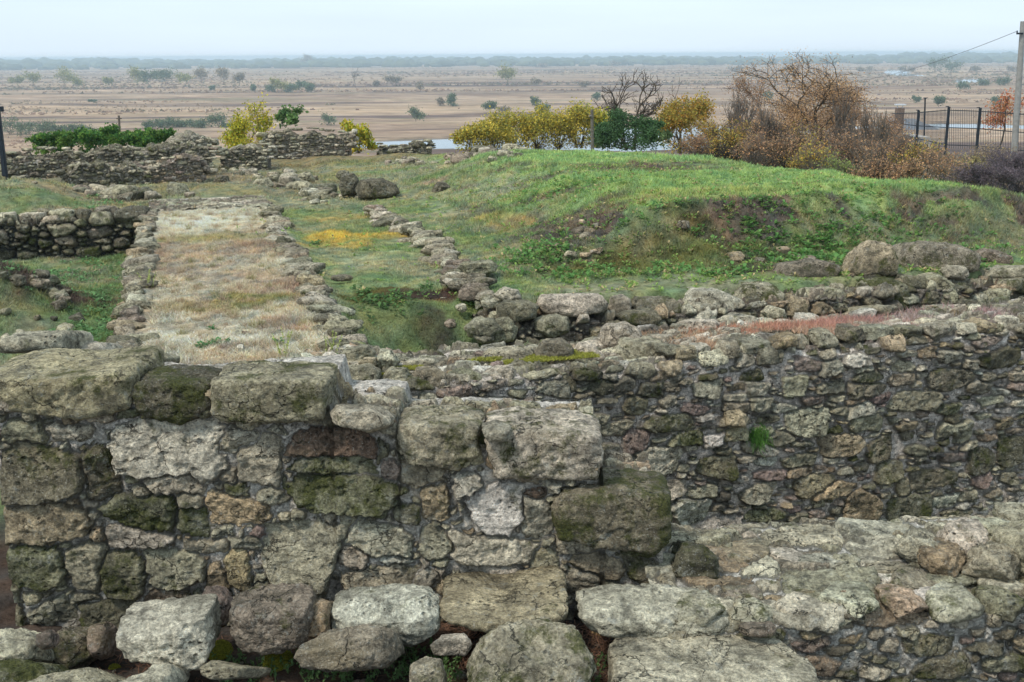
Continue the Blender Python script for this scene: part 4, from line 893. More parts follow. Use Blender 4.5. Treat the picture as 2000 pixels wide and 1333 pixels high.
# ================= GRASS =================
def blades(name, X, Y, h, w_, col, label_kind='stuff', lean=.5, zoff=0, zfix=None):
    n = len(X); Z = (terrain(X, Y) if zfix is None else np.zeros(n)+zfix) + zoff - .004
    a = rng.uniform(0, 2*PI, n); L = rng.uniform(.1, lean, n)*h; b = rng.uniform(0, 2*PI, n)
    dx, dy = np.cos(a)*w_/2, np.sin(a)*w_/2
    P = np.empty((n, 3, 3)); P[:, 0] = np.stack([X-dx, Y-dy, Z], 1); P[:, 1] = np.stack([X+dx, Y+dy, Z], 1)
    P[:, 2] = np.stack([X+np.cos(b)*L, Y+np.sin(b)*L, Z+h*rng.uniform(.6, 1, n)], 1)
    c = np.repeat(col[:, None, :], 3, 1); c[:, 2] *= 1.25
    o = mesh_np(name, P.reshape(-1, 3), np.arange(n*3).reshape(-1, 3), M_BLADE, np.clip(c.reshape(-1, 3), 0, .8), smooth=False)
    o['kind'] = 'stuff'; return o
def in_uv(n, u0, u1, v0, v1):
    u = rng.uniform(u0, u1, n); v = rng.uniform(v0, v1, n); return UA[0]*u+VA[0]*v, UA[1]*u+VA[1]*v
def veg(name, region, n, h, w_, thr=-.3, amp=.25, sc=3, colf=None, lean=.9, bright=1.2):
    X, Y = in_uv(n, *region)
    m = fbm(X*sc, Y*sc, 0, 91, 3)+rng.uniform(-.3, .3, n) > thr
    X, Y = X[m], Y[m]
    c = gcol(X, Y)*rng.uniform(1-amp, 1+amp, (len(X), 1))*bright*np.stack([rng.uniform(.85, 1.2, len(X)), np.ones(len(X)), rng.uniform(.8, 1.2, len(X))], 1)
    if colf is not None: c = colf(X, Y, c)
    hh = h*(.35+.7*np.clip(fbm(X*2, Y*2, 0, 93, 2)+.5, 0, 1)+.7*np.clip(fbm(X*9, Y*9, 0, 94, 2), 0, 1))*rng.uniform(.6, 1.3, len(X))
    # soil stays bare
    g = c[:, 1]; keep = g > .06
    return blades(name, X[keep], Y[keep], hh[keep], w_*rng.uniform(.6, 1.4, keep.sum()), c[keep], lean=lean)
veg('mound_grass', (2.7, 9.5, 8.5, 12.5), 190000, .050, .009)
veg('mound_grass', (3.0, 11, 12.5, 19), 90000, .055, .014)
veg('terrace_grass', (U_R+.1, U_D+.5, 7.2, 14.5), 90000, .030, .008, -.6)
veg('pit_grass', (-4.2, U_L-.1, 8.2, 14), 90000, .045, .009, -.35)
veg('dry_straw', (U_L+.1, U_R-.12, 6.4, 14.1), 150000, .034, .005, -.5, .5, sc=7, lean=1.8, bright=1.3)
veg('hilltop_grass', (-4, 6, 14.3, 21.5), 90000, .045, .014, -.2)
# pink dry grass on the tall wall
X, Y = in_uv(52000, 2.7, 7.9, VF+.10, VF+.66); m = fbm(X*2.2, Y*2.2, 0, 95, 3)+rng.uniform(-.25, .25, len(X)) > -.12
X, Y = X[m], Y[m]; uu, _ = to_uv(X, Y)
t = ss(3.6, 5.2, uu+rng.uniform(-.6, .6, len(X)))[:, None]
c = (np.array([.56, .36, .23])*(1-t) + np.array([.42, .33, .31])*t)*rng.uniform(.6, 1.3, (len(X), 1))
t2 = (fbm(X*5, Y*5, 0, 97, 2) > .1)[:, None]; c = np.where(t2, c*np.array([1.0, .80, .82]), c)
o = blades('pink_dry_grass', X, Y, .05*rng.uniform(.4, 1.3, len(X)), .0045*rng.uniform(.6, 1.4, len(X)), c, lean=1.2, zfix=TZ+.02+.04*ss(3.6, 5, uu-.86))
# mossy patches on the cross wall and on the sandy block
X, Y = in_uv(9000, .9, 2.4, VF+.15, VF+.36); m = fbm(X*5, Y*5, 0, 99, 2) > 0; X, Y = X[m], Y[m]
blades('moss_turf', X, Y, np.full(len(X), .016), np.full(len(X), .009), np.array([.27, .27, .05])*rng.uniform(.6, 1.4, (len(X), 1)), zfix=TZ+.03, lean=1.5)
tx, ty = in_uv(260, U_L+.12, U_R-.15, 6.5, 13.9); rep = 46
X = np.repeat(tx, rep)+rng.normal(size=260*rep)*.018; Y = np.repeat(ty, rep)+rng.normal(size=260*rep)*.018
tc = np.array([(.52, .45, .30), (.42, .31, .21), (.30, .27, .13), (.46, .36, .24)])[rng.integers(0, 4, 260)]
blades('straw_tussocks', X, Y, np.repeat(rng.uniform(.03, .075, 260), rep), rng.uniform(.003, .006, 260*rep), np.repeat(tc, rep, 0)*rng.uniform(.7, 1.3, (260*rep, 1)), lean=1.0)
# broad-leaved weeds
def rosettes(name, pts, size, nl, col, hgt=.5, var=.3, kind='stuff'):
    pts = np.asarray(pts); n = len(pts); N = n*nl
    C = np.repeat(pts, nl, 0); a = rng.uniform(0, 2*PI, N); L = size*rng.uniform(.5, 1.2, N); e = rng.uniform(.1, 1.0, N)*hgt*1.8
    d = np.stack([np.cos(a)*np.cos(e), np.sin(a)*np.cos(e), np.sin(e)], 1); s = np.stack([-np.sin(a), np.cos(a), rng.uniform(-.3, .3, N)], 1)
    C = C + d*(L*rng.uniform(.1, .8, N))[:, None]
    W = L*.28
    P = np.stack([C, C+d*(L*.5)[:, None]+s*W[:, None], C+d*L[:, None]*.9+np.array([0, 0, -1])*(L*.15)[:, None], C+d*(L*.5)[:, None]-s*W[:, None]], 1)
    c = np.repeat((np.array(col)*rng.uniform(1-var, 1+var, (N, 1)))[:, None, :], 4, 1).reshape(-1, 3)
    o = mesh_np(name, P.reshape(-1, 3), np.arange(N*4).reshape(-1, 4), M_LEAF, c, smooth=False)
    if kind: o['kind'] = kind
    return o
def pts_px(n, cx, cy, rx, ry, z):
    out = []
    for i in range(n):
        q = on_z(cx+rng.normal()*rx*.5, cy+rng.normal()*ry*.5, z); out.append((q[0], q[1], float(terrain(q[0], q[1]))))
    return out
weeds = []
for a in [(120, 1600, 420, 160, 20, -1.45), (90, 1620, 460, 80, 16, -1.6), (110, 1850, 430, 180, 40, -1.5), (60, 1480, 430, 40, 14, -1.5), (50, 1660, 450, 60, 20, -1.6), (160, 1060, 500, 90, 26, -1.75), (70, 1200, 545, 160, 16, -1.85), (90, 1450, 400, 250, 16, -1.35), (110, 1750, 375, 240, 18, -1.3), (60, 1100, 350, 120, 12, -1.35), (60, 1560, 500, 80, 12, -1.75), (40, 1380, 545, 90, 10, -1.85)]:
    weeds += pts_px(*a)
rosettes('mound_weeds', weeds[::2], .06, 10, (.085, .18, .05), var=.4); rosettes('mound_weeds', weeds[1::3], .04, 12, (.13, .20, .06), .8, .4)
clumps = []
for a in [(1500, 1400, 350, 700, 60, -1.3), (500, 1100, 340, 300, 40, -1.4), (700, 1300, 480, 500, 70, -1.6), (400, 1750, 480, 300, 60, -1.6)]: clumps += pts_px(*a)
rosettes('low_turf_clumps', clumps, .035, 8, (.16, .24, .06), .6, .45)
rosettes('dead_turf_clumps', [c_ for c_ in clumps[::4]], .04, 8, (.30, .24, .12), .6, .4)
weeds = []
for a in [(90, 120, 520, 120, 20, -2.15), (60, 50, 470, 60, 30, -1.75), (60, 190, 480, 60, 30, -2.15), (70, 190, 590, 60, 40, -2.2), (50, 60, 570, 60, 20, -2.15), (30, 215, 455, 40, 8, -2.2), (40, 170, 640, 60, 16, -2.2)]: weeds += pts_px(*a)
rosettes('pit_weeds', weeds, .045, 10, (.10, .19, .075), .5, .45)
rosettes('hollow_weeds', pts_px(34, 760, 640, 80, 26, -2.05)+pts_px(20, 720, 640, 26, 16, -2.1)+pts_px(8, 920, 612, 14, 14, -1.95)+pts_px(4, 615, 466, 6, 4, ZT)+pts_px(5, 835, 672, 10, 4, -2.3), .05, 9, (.06, .11, .035), .5, .5)
rosettes('strip_weeds', pts_px(6, 420, 675, 20, 4, ZT)+pts_px(5, 395, 680, 14, 4, ZT)+pts_px(4, 545, 672, 10, 4, ZT)+pts_px(5, 655, 700, 12, 4, ZT)+pts_px(3, 410, 640, 14, 2, ZT), .035, 9, (.06, .14, .05))
# foreground weeds, needles and moss

def fgp(n, x0, x1, y0, y1):
    out = []
    for i in range(n):
        q = on_z(rng.uniform(x0, x1), rng.uniform(y0, y1), -2.28); out.append((q[0], q[1], float(terrain(q[0], q[1]))))
    return out
def stalks(name, pts, h, col, leaf, nl=10):
    V = []; Q = []; C = []
    for p in pts:
        p = np.array(p); a = rng.uniform(0, 2*PI); top = p+np.array([math.cos(a)*h*.4, math.sin(a)*h*.4, h*rng.uniform(.5, 1)])
        w_ = .0016; V += [p+[-w_, 0, 0], p+[w_, 0, 0], top+[w_, 0, 0], top+[-w_, 0, 0]]; C += [col]*4
        for k in range(nl):
            c0 = p+(top-p)*rng.uniform(.15, 1); d = rng.normal(size=3); d /= np.linalg.norm(d); s = np.cross(d, [0, 0, 1.]); s /= np.linalg.norm(s)+1e-6
            cc = np.array(leaf)*rng.uniform(.6, 1.4); L = .016
            V += [c0, c0+d*L*.5+s*L*.25, c0+d*L, c0+d*L*.5-s*L*.25]; C += [cc]*4
    n = len(V); o = mesh_np(name, np.array(V), np.arange(n).reshape(-1, 4), M_LEAF, np.array(C), smooth=False); o['kind'] = 'stuff'; return o
stalks('foreground_weeds', fgp(150, 590, 900, 1292, 1350)+fgp(40, 420, 620, 1300, 1350)+fgp(14, 1120, 1220, 1310, 1350), .075, (.09, .13, .05), (.10, .17, .06), 14)
for px, py, hh, lab in [(288, 566, .16, 'small yellow-green plant growing on the left kerb of the strip'), (553, 700, .20, 'tall thin yellow-green weed at the near end of the strip'), (650, 690, .13, 'short thin yellow-green weed beside the near right end of the strip')]:
    q = on_z(px, py, ZT); o = stalks('weed_plant', [(q[0]+rng.normal()*.02, q[1]+rng.normal()*.02, q[2]) for _ in range(5)], hh, (.20, .24, .07), (.30, .33, .10), 26); tag(o, lab, 'weed')
def needles(name, n, x0, x1, y0, y1, col, L=.05):
    P = np.array(fgp(n, x0, x1, y0, y1)); a = rng.uniform(0, 2*PI, n); l = L*rng.uniform(.3, 1.2, n)
    d = np.stack([np.cos(a)*l, np.sin(a)*l, rng.uniform(-.1, .5, n)*l], 1); s = np.stack([-np.sin(a), np.cos(a), 0*a], 1)*.0012
    P[:, 2] += .006
    V = np.stack([P-s, P+s, P+d+s, P+d-s], 1); c = np.repeat((np.array(col)*rng.uniform(.5, 1.5, (n, 1)))[:, None], 4, 1)
    o = mesh_np(name, V.reshape(-1, 3), np.arange(n*4).reshape(-1, 4), M_LEAF, c.reshape(-1, 3), smooth=False); o['kind'] = 'stuff'
needles('dry_needles', 2600, 850, 1240, 1235, 1350, (.20, .115, .075)); needles('dry_needles', 1200, 180, 900, 1255, 1345, (.13, .07, .045), .035)
stalks('dry_stems', fgp(26, 1150, 1200, 1240, 1275)+fgp(10, 930, 1010, 1235, 1250), .12, (.42, .30, .14), (.36, .25, .12), 2)
def moss_cushion(px, py, w_, lab):
    q = on_z(px, py, -2.26); s = (q@_f)/F; W = w_*s
    D, Fc = ico(5); P = D*np.array([W/2, W/2, W*.42]); P = P*(1+.16*fbm(D[:, 0]*3, D[:, 1]*3, D[:, 2]*3, px, 3)+.12*vn(D[:, 0]*22, D[:, 1]*22, D[:, 2]*22, 5))[:, None]
    o = mesh_np('moss_cushion', P+np.array([q[0], q[1], q[2]+W*.2]), Fc, M_MOSS, loc=(q[0], q[1], q[2])); tag(o, lab, 'moss')
def moss_mat():
    b = NB('yellow_moss'); n = b.noise(160, 5, .7); c = b.mix(b.mr(n, .35, .65), (.10, .11, .01), (.42, .40, .05)); return b.done(c, .95, b.bump(n, 1, .015), .1)
M_MOSS = moss_mat()
moss_cushion(430, 1282, 50, 'bright yellow moss cushion between the white boulder and the brown block')
moss_cushion(545, 1305, 58, 'green moss cushion on the ground below the brown block'); moss_cushion(224, 1312, 24, 'tiny green moss cushion under the white boulder')
# grass tuft growing from the tall wall
q = on_v(1482, 850, VF-.04)
n = 420; a = rng.uniform(0, 2*PI, n); l = rng.uniform(.05, .13, n)
P0_ = q+rng.normal(size=(n, 3))*np.array([.03, .005, .03]); tip = P0_+np.stack([np.cos(a)*l*.6, -np.abs(np.sin(a))*l*.5, -rng.uniform(-.6, .9, n)*l], 1)
sd2 = np.stack([np.full(n, .0022), np.zeros(n), np.full(n, .001)], 1)
o = mesh_np('grass_tuft', np.stack([P0_-sd2, P0_+sd2, tip], 1).reshape(-1, 3), np.arange(n*3).reshape(-1, 3), M_BLADE, np.repeat(np.array([[.08, .19, .03]])*rng.uniform(.5, 1.5, (n, 1)), 3, 0), smooth=False, loc=q)
tag(o, 'green grass tuft hanging from the middle of the tall rubble wall', 'grass tuft')

n = 90000; Yp = 110*np.exp(rng.uniform(0, math.log(14), n)); Xp = rng.uniform(-.75, .75, n)*(Yp+60)
kn = fbm(Xp*.006, Yp*.03, 0, 141, 4, .6); kk = kn+rng.uniform(-.12, .12, n) > .08
okw = np.ones(n, bool)
for pts in WAT.values(): okw &= ~inside(Xp, Yp, [tuple(on_z(x, y, PZ)[:2]) for x, y in pts])
kk &= okw; Xp, Yp = Xp[kk], Yp[kk]; n = len(Xp)
pal = np.array([(.32, .21, .15), (.36, .25, .17), (.25, .165, .125), (.20, .17, .11), (.30, .21, .14)])
band_ = np.clip(((fbm(Xp*.004, Yp*.02, 0, 151, 3)+.5)*5), 0, 4).astype(int)
blades('marsh_reeds', Xp, Yp, rng.uniform(.35, 1.0, n)*np.clip(Yp/400, .6, 1.4), rng.uniform(.5, 1.5, n)*np.clip(Yp/250, .6, 4), pal[band_]*rng.uniform(.7, 1.3, (n, 1)), zfix=PZ+.1, lean=.4)

# ================= TREES =================
def tubes(segs, sides=5):
    V = []; Fq = []; k = 0
    S = np.array([[*a, *b, ra, rb] for a, b, ra, rb in segs]); A = S[:, :3]; B = S[:, 3:6]; d = B-A; d /= np.linalg.norm(d, axis=1)[:, None]+1e-9
    ref = np.where(np.abs(d[:, 2:3]) > .9, np.array([[1., 0, 0]]), np.array([[0, 0, 1.]])); s = np.cross(d, ref); s /= np.linalg.norm(s, axis=1)[:, None]; t = np.cross(d, s)
    n = len(S); out = np.empty((n, 2*sides, 3))
    for i in range(sides):
        w_ = math.cos(2*PI*i/sides)*s+math.sin(2*PI*i/sides)*t
        out[:, i] = A+w_*S[:, 6:7]; out[:, sides+i] = B+w_*S[:, 7:8]
    f = np.array([[i, (i+1) % sides, sides+(i+1) % sides, sides+i] for i in range(sides)])
    return out.reshape(-1, 3), (f[None]+(np.arange(n)*2*sides)[:, None, None]).reshape(-1, 4)
def skeleton(base, H, R, r, depth=5, spread=.65, nfork=(2, 3), lean=0, stems=1, wig=.25, up=.15, rad=None):
    segs = []; tips = []
    def grow(p, d, L, rad, lev):
        q = p; k = 3 if lev > 1 else 2
        for i in range(k):
            d = d+np.array([r.gauss(0, wig), r.gauss(0, wig), r.gauss(0, wig)*.7+up*.3]); d /= np.linalg.norm(d)
            n = q+d*L/k; r1 = rad*(1-.28*(i+1)/k); segs.append((q, n, rad*(1-.28*i/k), r1)); q = n
            if lev >= max(1, depth-3): tips.append((q, d))
            if lev >= depth-1: pass
            elif i < k-1 and r.random() < .5 and lev > 0:
                dd = d+np.array([r.gauss(0, 1), r.gauss(0, 1), r.gauss(0, .5)])*spread; dd /= np.linalg.norm(dd); grow(q, dd, L*.6, rad*.5, lev+1 if lev+1 < depth else depth-1) if lev+1 < depth else None
        if lev < depth-1:
            for j in range(r.randint(*nfork)):
                dd = d+np.array([r.gauss(0, 1), r.gauss(0, 1), r.gauss(0, .55)])*spread; dd[2] = max(dd[2], -.25); dd /= np.linalg.norm(dd)
                grow(q, dd, L*r.uniform(.62, .88), rad*.66, lev+1)
    for s in range(stems):
        a = r.uniform(0, 6.28); d = np.array([math.cos(a)*(.45 if stems > 1 else .08)+lean, math.sin(a)*(.45 if stems > 1 else .08), 1.]); d /= np.linalg.norm(d)
        grow(np.array(base, float)+np.array([math.cos(a), math.sin(a), 0])*(.1*R if stems > 1 else 0), d, H*.3, (rad or H*.022)*.8, 0)
    # fit to the wanted height and half width
    P = np.array([s[1] for s in segs]); b = np.array(base); top = np.percentile(P[:, 2]-b[2], 99.5); wid = np.percentile(np.hypot(P[:, 0]-b[0], P[:, 1]-b[1]), 97)
    mx = (P-b)[P[:, 2]-b[2] > top*.45].mean(0)*np.array([1, 1, 0])/(top*.72)
    Q = P-mx[None]*np.clip(P[:, 2:3]-b[2], 0, None); wid = np.percentile(np.hypot(Q[:, 0]-b[0], Q[:, 1]-b[1]), 97)
    sc = np.array([R/wid, R/wid, H/top])
    f = lambda p: b+(p-mx*max(0, p[2]-b[2])-b)*sc
    return [(f(a), f(c), ra, rb) for a, c, ra, rb in segs], [(f(p), d) for p, d in tips]
def leaves_at(tips, n, size, spread, col, var=.3, r=None, cols=None, flat=1.0):
    T_ = np.array([t[0] for t in tips]); idx = rng.integers(0, len(T_), n)
    clump = rng.uniform(.6, 1.25, len(T_))
    C = T_[idx]+rng.normal(size=(n, 3))*spread*np.array([1, 1, .8*flat])
    d = rng.normal(size=(n, 3)); d /= np.linalg.norm(d, axis=1)[:, None]; e = rng.normal(size=(n, 3)); s = np.cross(d, e); s /= np.linalg.norm(s, axis=1)[:, None]
    L = size*rng.uniform(.6, 1.3, n)[:, None]
    P = np.stack([C-d*L*.5, C+s*L*.32, C+d*L*.5, C-s*L*.32], 1)
    base = np.array(col)[None] if cols is None else np.array(cols)[rng.integers(0, len(cols), len(T_))][idx]
    c = base*(rng.uniform(1-var, 1+var, (n, 1)))*clump[idx][:, None]
    return P.reshape(-1, 3), np.arange(n*4).reshape(-1, 4), np.repeat(c[:, None], 4, 1).reshape(-1, 3)
def tree(name, px, pyb, D, pyt, wpx, cols, n, size, seed, label, cat='tree', group=None, depth=5, stems=1, bark=None, spread=.65, leafspread=.12, up=.15, zb=None, wig=.25, nfork=(2, 3), crown='crown', sink=.0, rad=None, lean=0):
    r = random.Random(seed); q = on_Y(px, pyb, D); top = on_Y(px, pyt, D)
    H = top[2]-q[2]; s = (q@_f)/F; R = wpx/2*s*1.32
    q = q - np.array([0, 0, sink]); H += sink
    e = empty(name, q, label, cat, group)
    sg, tips = skeleton(q, H*.95, R*.9, r, depth, spread, nfork, stems=stems, up=up, wig=wig, rad=rad, lean=lean)
    if cat in ('bush', 'shrub'):
        lo = [(q+np.array([math.cos(a_)*R*.75*k_, math.sin(a_)*R*.75*k_, H*z_]), None) for a_, k_, z_ in [(r.uniform(0, 6.28), math.sqrt(r.random()), r.uniform(.03, .6)) for _ in range(len(tips)//5+5)]]
        tips = tips+lo; sg = sg+[(q+(t_[0]-q)*.15, t_[0], .004*H, .0015*H) for t_ in lo[::3]]
    V, Fq = tubes(sg, 5 if D < 60 else 4); mesh_np('trunk' if stems == 1 else 'stems', V, Fq, bark or M_BARK, parent=e)
    if n:
        V, Fq, c = leaves_at(tips, n, size, leafspread*H*.5, cols[0], cols=cols); mesh_np(crown, V, Fq, M_LEAF, c, smooth=False, parent=e)
    return e
YG = [(.34, .33, .035), (.42, .35, .03), (.22, .27, .035), (.46, .36, .04)]
YL = [(.42, .33, .05), (.36, .29, .05), (.26, .25, .05), (.46, .35, .06), (.20, .21, .06)]
RU = [(.30, .165, .085), (.24, .135, .08), (.33, .20, .10), (.22, .15, .095)]
GN = [(.055, .11, .04), (.07, .13, .05), (.045, .085, .035)]
GO = [(.34, .25, .05), (.24, .22, .05), (.36, .20, .04)]
tree('yellow_tree', 484, 292, 27, 196, 100, YG, 6500, .055, 19, 'bright yellow-green tree on the brow of the hill left of the masonry block', depth=5, sink=.5, leafspread=.10, stems=2)
tree('young_green_tree', 567, 275, 27, 207, 60, [(.12, .20, .06), (.09, .16, .06)], 900, .09, 12, 'thin young green tree right of the bright yellow-green tree', depth=4)
tree('yellow_shrub', 700, 300, 24, 234, 50, YG, 1600, .07, 13, 'yellow-green shrub at the right end of the masonry block', 'shrub', depth=5, stems=2)
hd = 'green bushes behind the back ruins'
for i, (px, w_, t) in enumerate([(100, 74, 258), (150, 84, 252), (205, 90, 246), (255, 74, 256), (300, 76, 252), (340, 60, 264)]):
    tree('green_bush', px, 306, 21.5, t, w_, [(.065, .155, .035), (.05, .12, .03), (.12, .20, .04)], 5200, .05, 30+i, ['leftmost of the green bushes behind the back ruins', 'second green bush from the left behind the back ruins', 'tallest green bush behind the back ruins, third from the left', 'fourth green bush from the left, right of the tallest one', 'fifth green bush from the left behind the long dark wall', 'small rightmost green bush behind the long dark wall'][i], 'bush', hd, depth=4, stems=3, spread=.4, up=.8, leafspread=.12)
# yellow hedge of separate shrubs
for i, (px, w_, t, b, cs) in enumerate([(925, 62, 246, 300, YL), (965, 70, 238, 300, YL), (1005, 72, 224, 296, YL), (1050, 74, 220, 294, YL), (1090, 60, 226, 292, YL), (1130, 74, 208, 290, YL), (1165, 50, 224, 290, YG)]):
    tree('yellow_shrub', px, b, 24+i*.5, t-4-(i*37 % 14), w_*1.05, cs, 3900, .05, 50+i, ORD[i]+' golden yellow shrub from the left in the row ending at the wooden post' if i < 6 else 'yellow-green shrub right behind the wooden post', 'shrub', 'yellow shrubs in a row behind the brow', depth=5, stems=3, up=.4, leafspread=.17)
tree('green_bush', 1222, 292, 23, 216, 112, GN, 16000, .045, 61, 'dark green rounded bush just right of the wooden post', 'bush', depth=5, stems=3, leafspread=.12)
tree('green_bush', 1275, 290, 24, 245, 60, [(.09, .13, .05)], 2000, .05, 62, 'small dull green bush between the dark green and the golden brown one', 'bush', depth=4, stems=2)
tree('bare_tree', 1232, 292, 30, 134, 150, [], 0, .05, 63, 'leafless dark tree with crooked spreading branches above the yellow shrubs', depth=6, spread=.55, wig=.30, nfork=(2, 3), rad=.065, stems=2)
tree('bare_tree', 1330, 292, 34, 150, 90, [], 0, .05, 64, 'small leafless tree standing behind the golden brown shrub', depth=5, spread=.6, wig=.3, bark=M_BARKG)
tree('golden_brown_shrub', 1332, 300, 26, 184, 96, GO, 9000, .05, 65, 'golden brown leafy shrub left of the big rusty tree', 'shrub', depth=5, stems=2)
tree('rusty_tree', 1572, 345, 31, 104, 300, [(.42, .25, .12), (.36, .21, .11), (.46, .29, .14), (.30, .20, .12)], 26000, .038, 66, 'large spreading tree with sparse rusty brown leaves', depth=7, spread=.62, nfork=(2, 3), wig=.28, leafspread=.09, rad=.075, up=.15, stems=2)
tree('rusty_tree', 1470, 330, 33, 140, 170, RU, 5200, .04, 67, 'sparse rusty tree overlapping the left side of the large rusty one', depth=6, spread=.6, leafspread=.07, bark=M_BARKG)
tree('rusty_tree', 1675, 350, 30, 150, 170, RU, 6000, .04, 68, 'thin rusty tree leaning right of the large rusty one', depth=6, spread=.6, leafspread=.08, bark=M_BARKG, lean=.3)
dr = 'dry brown brush behind the mound'
DRX = [1410,1450,1500,1545,1600,1650,1700,1740,1790,1830,1880,1640,1702,1560,1760,1920,1380,1360,1425,1475,1530,1588,1668,1725]
for i, (px, b, t, w_, cs, n, D) in enumerate([(1410,300,230,80,GO,900,27),(1450,320,225,90,RU,800,28),(1500,335,240,90,RU,900,26),(1545,340,235,90,GO,900,28),(1600,350,245,100,RU,1000,25),(1650,360,250,100,RU,900,24),(1700,368,240,100,RU,900,26),(1740,372,250,110,RU,900,22),(1790,375,270,100,GO,800,21),(1830,378,290,100,RU,900,20),(1880,380,300,90,[(.24,.20,.08)],900,22),(1640,372,300,70,[(.16,.19,.06)],800,20),(1702,380,310,80,RU,700,19),(1560,350,290,70,GO,600,22),(1760,382,310,80,RU,800,18.5),(1920,360,280,110,[(.26,.19,.10)],900,27),(1380,300,250,60,RU,500,30),(1360,300,262,60,RU,600,25),(1425,306,255,70,GO,600,24),(1475,322,258,70,RU,600,23),(1530,338,262,70,RU,700,22),(1588,352,270,70,GO,600,21),(1668,374,262,70,RU,900,28),(1725,376,256,80,RU,900,30)]):
    tree('dry_shrub', px, b+10, D, t-3, w_*1.15, [tuple(c*1.25 for c in cc) for cc in cs], int(n*2.2), .036, 80+i, 'thin '+('rusty' if cs is RU else 'golden brown' if cs is GO else 'olive tinged')+' shrub, '+ORD[sorted(DRX).index(px)]+' from the left in the thicket beyond the mound', 'shrub', dr, depth=6, stems=4, up=.4, spread=.5, leafspread=.10, bark=M_BARKG if i % 2 else M_BARK)
for i, (px, t, w_) in enumerate([(1925, 315, 110), (1985, 290, 120)]):
    tree('bare_bush', px, 395, 16+i, t, w_, [(.13, .10, .11)], 9000, .022, 120+i, ['dense leafless purplish bush at the right edge', 'taller leafless purplish bush beneath the concrete pole'][i], 'bush', depth=6, stems=5, up=.3, spread=.5, leafspread=.06, bark=simple('purple_twigs', (.10, .08, .095), .9) if i == 0 else bpy.data.materials['purple_twigs'])
tree('red_tree', 1948, 300, 44, 180, 60, [(.36, .10, .05), (.40, .16, .06), (.32, .19, .08)], 1500, .08, 130, 'small tree with red autumn leaves behind the fence at the right', depth=4)
for i, (px, b, t, w_, D) in enumerate([(1440, 320, 170, 60, 29), (1640, 360, 175, 70, 27), (1700, 372, 205, 60, 25), (1500, 338, 200, 50, 26)]):
    tree('bare_shrub', px, b, D, t, w_, RU, 500, .035, 320+i, ['leafless grey shrub rising left of the large rusty tree', 'tall thin bare shrub just right of the large rusty tree', 'low leafless shrub between the rusty tree and the brick chimney', 'small twiggy shrub under the left side of the large rusty tree'][i], 'shrub', depth=6, stems=3, up=.5, spread=.42, leafspread=.05, bark=M_BARKG)
# marsh trees
def base_y(D): return D
def mtree(px, pyb, pyt, wpx, cols, seed, lab, n=420, name='marsh_tree', cat='tree', group=None, stems=1, bare=False, depth=4):
    q = on_z(px, pyb, PZ+.3); D = q[1]; s = (q@_f)/F
    tree(name, px, pyb, D, pyt, wpx*.78, [tuple(c*1.25 for c in cc) for cc in cols], 0 if bare else int(n*2.4), 3.0*s, seed, lab, cat, group, depth=depth, stems=stems, leafspread=.30, rad=None if not bare else (pyb-pyt)*s*.02, up=.3)
OL = [(.19, .19, .07), (.15, .16, .065), (.23, .21, .08)]; DG = [(.075, .10, .055), (.09, .12, .06)]; PB = [(.22, .18, .12), (.18, .15, .11)]
MT = [(65,168,141,34,OL,'round olive tree at the far left of the marsh'),(36,169,150,30,OL,'smaller bush left of the round olive tree'),(130,168,134,42,OL,'tall rounded olive tree, second from the left in the marsh'),(152,172,155,22,OL,'small yellowish tree against the tall rounded olive one'),(268,168,135,40,OL,'leftmost tree of the big marsh clump'),(292,168,140,36,DG,'grey-green tree in the middle of the big marsh clump'),(322,168,137,40,DG,'dark tree at the right of the big marsh clump'),(360,169,145,34,OL,'low tree right of the big marsh clump'),(394,163,134,18,PB,'slim tree alone right of the big marsh clump'),(438,166,136,24,PB,'slim tree with a bush at its foot'),(468,168,144,16,PB,'thin pale tree right of the slim one'),(212,168,152,16,OL,'small tree left of the big marsh clump'),(545,182,155,36,OL,'yellowish left part of the wide marsh thicket'),(580,182,160,40,DG,'dark middle of the wide marsh thicket'),(605,182,163,28,DG,'right end of the wide marsh thicket'),(990,168,130,40,OL,'pale poplar-like tree alone in the marsh centre'),(882,206,184,24,DG,'dark green round bush in the middle of the marsh'),(957,222,200,24,DG,'dark round bush nearer the river'),(812,238,210,34,DG,'grey willow standing just beyond the river'),(1062,228,206,28,DG,'dark bush above the yellow shrubs'),(770,168,150,40,PB,'low brown thicket right of the bare marsh tree'),(1835,212,190,26,DG,'round green bush above the fence'),(1048,168,155,24,PB,'low brown bush right of the pale poplar-like tree')]
for i, (px, b, t, w_, cs, lab) in enumerate(MT): mtree(px, b, t, w_, cs, 200+i, lab)
mtree(694, 172, 132, 38, [], 230, 'leafless tree standing alone on the marsh', bare=True, depth=5)
MB = [(20,262,228,40,DG),(60,262,240,40,DG),(98,264,236,40,DG),(130,262,246,36,DG),(310,252,234,40,DG),(340,252,230,36,DG),(375,252,234,36,DG),(410,250,226,40,DG),(428,250,222,30,DG),(640,245,222,36,DG),(985,222,208,30,PB),(1140,170,160,20,PB),(600,130,108,24,PB),(990,150,137,12,PB),(1500,196,180,24,DG),(1790,200,188,24,DG),(1880,175,160,30,DG),(1920,170,154,30,DG),(1960,168,150,30,DG),(1830,140,112,50,DG),(1860,142,120,40,DG),(1200,130,120,20,PB),(1060,132,124,30,PB),(820,175,160,20,PB),(860,206,192,16,PB),(495,178,166,12,DG),(415,176,168,12,DG),(180,200,195,18,DG),(735,168,158,14,PB),(1045,206,190,20,DG),(1165,195,182,24,DG),(1945,205,190,30,DG)]
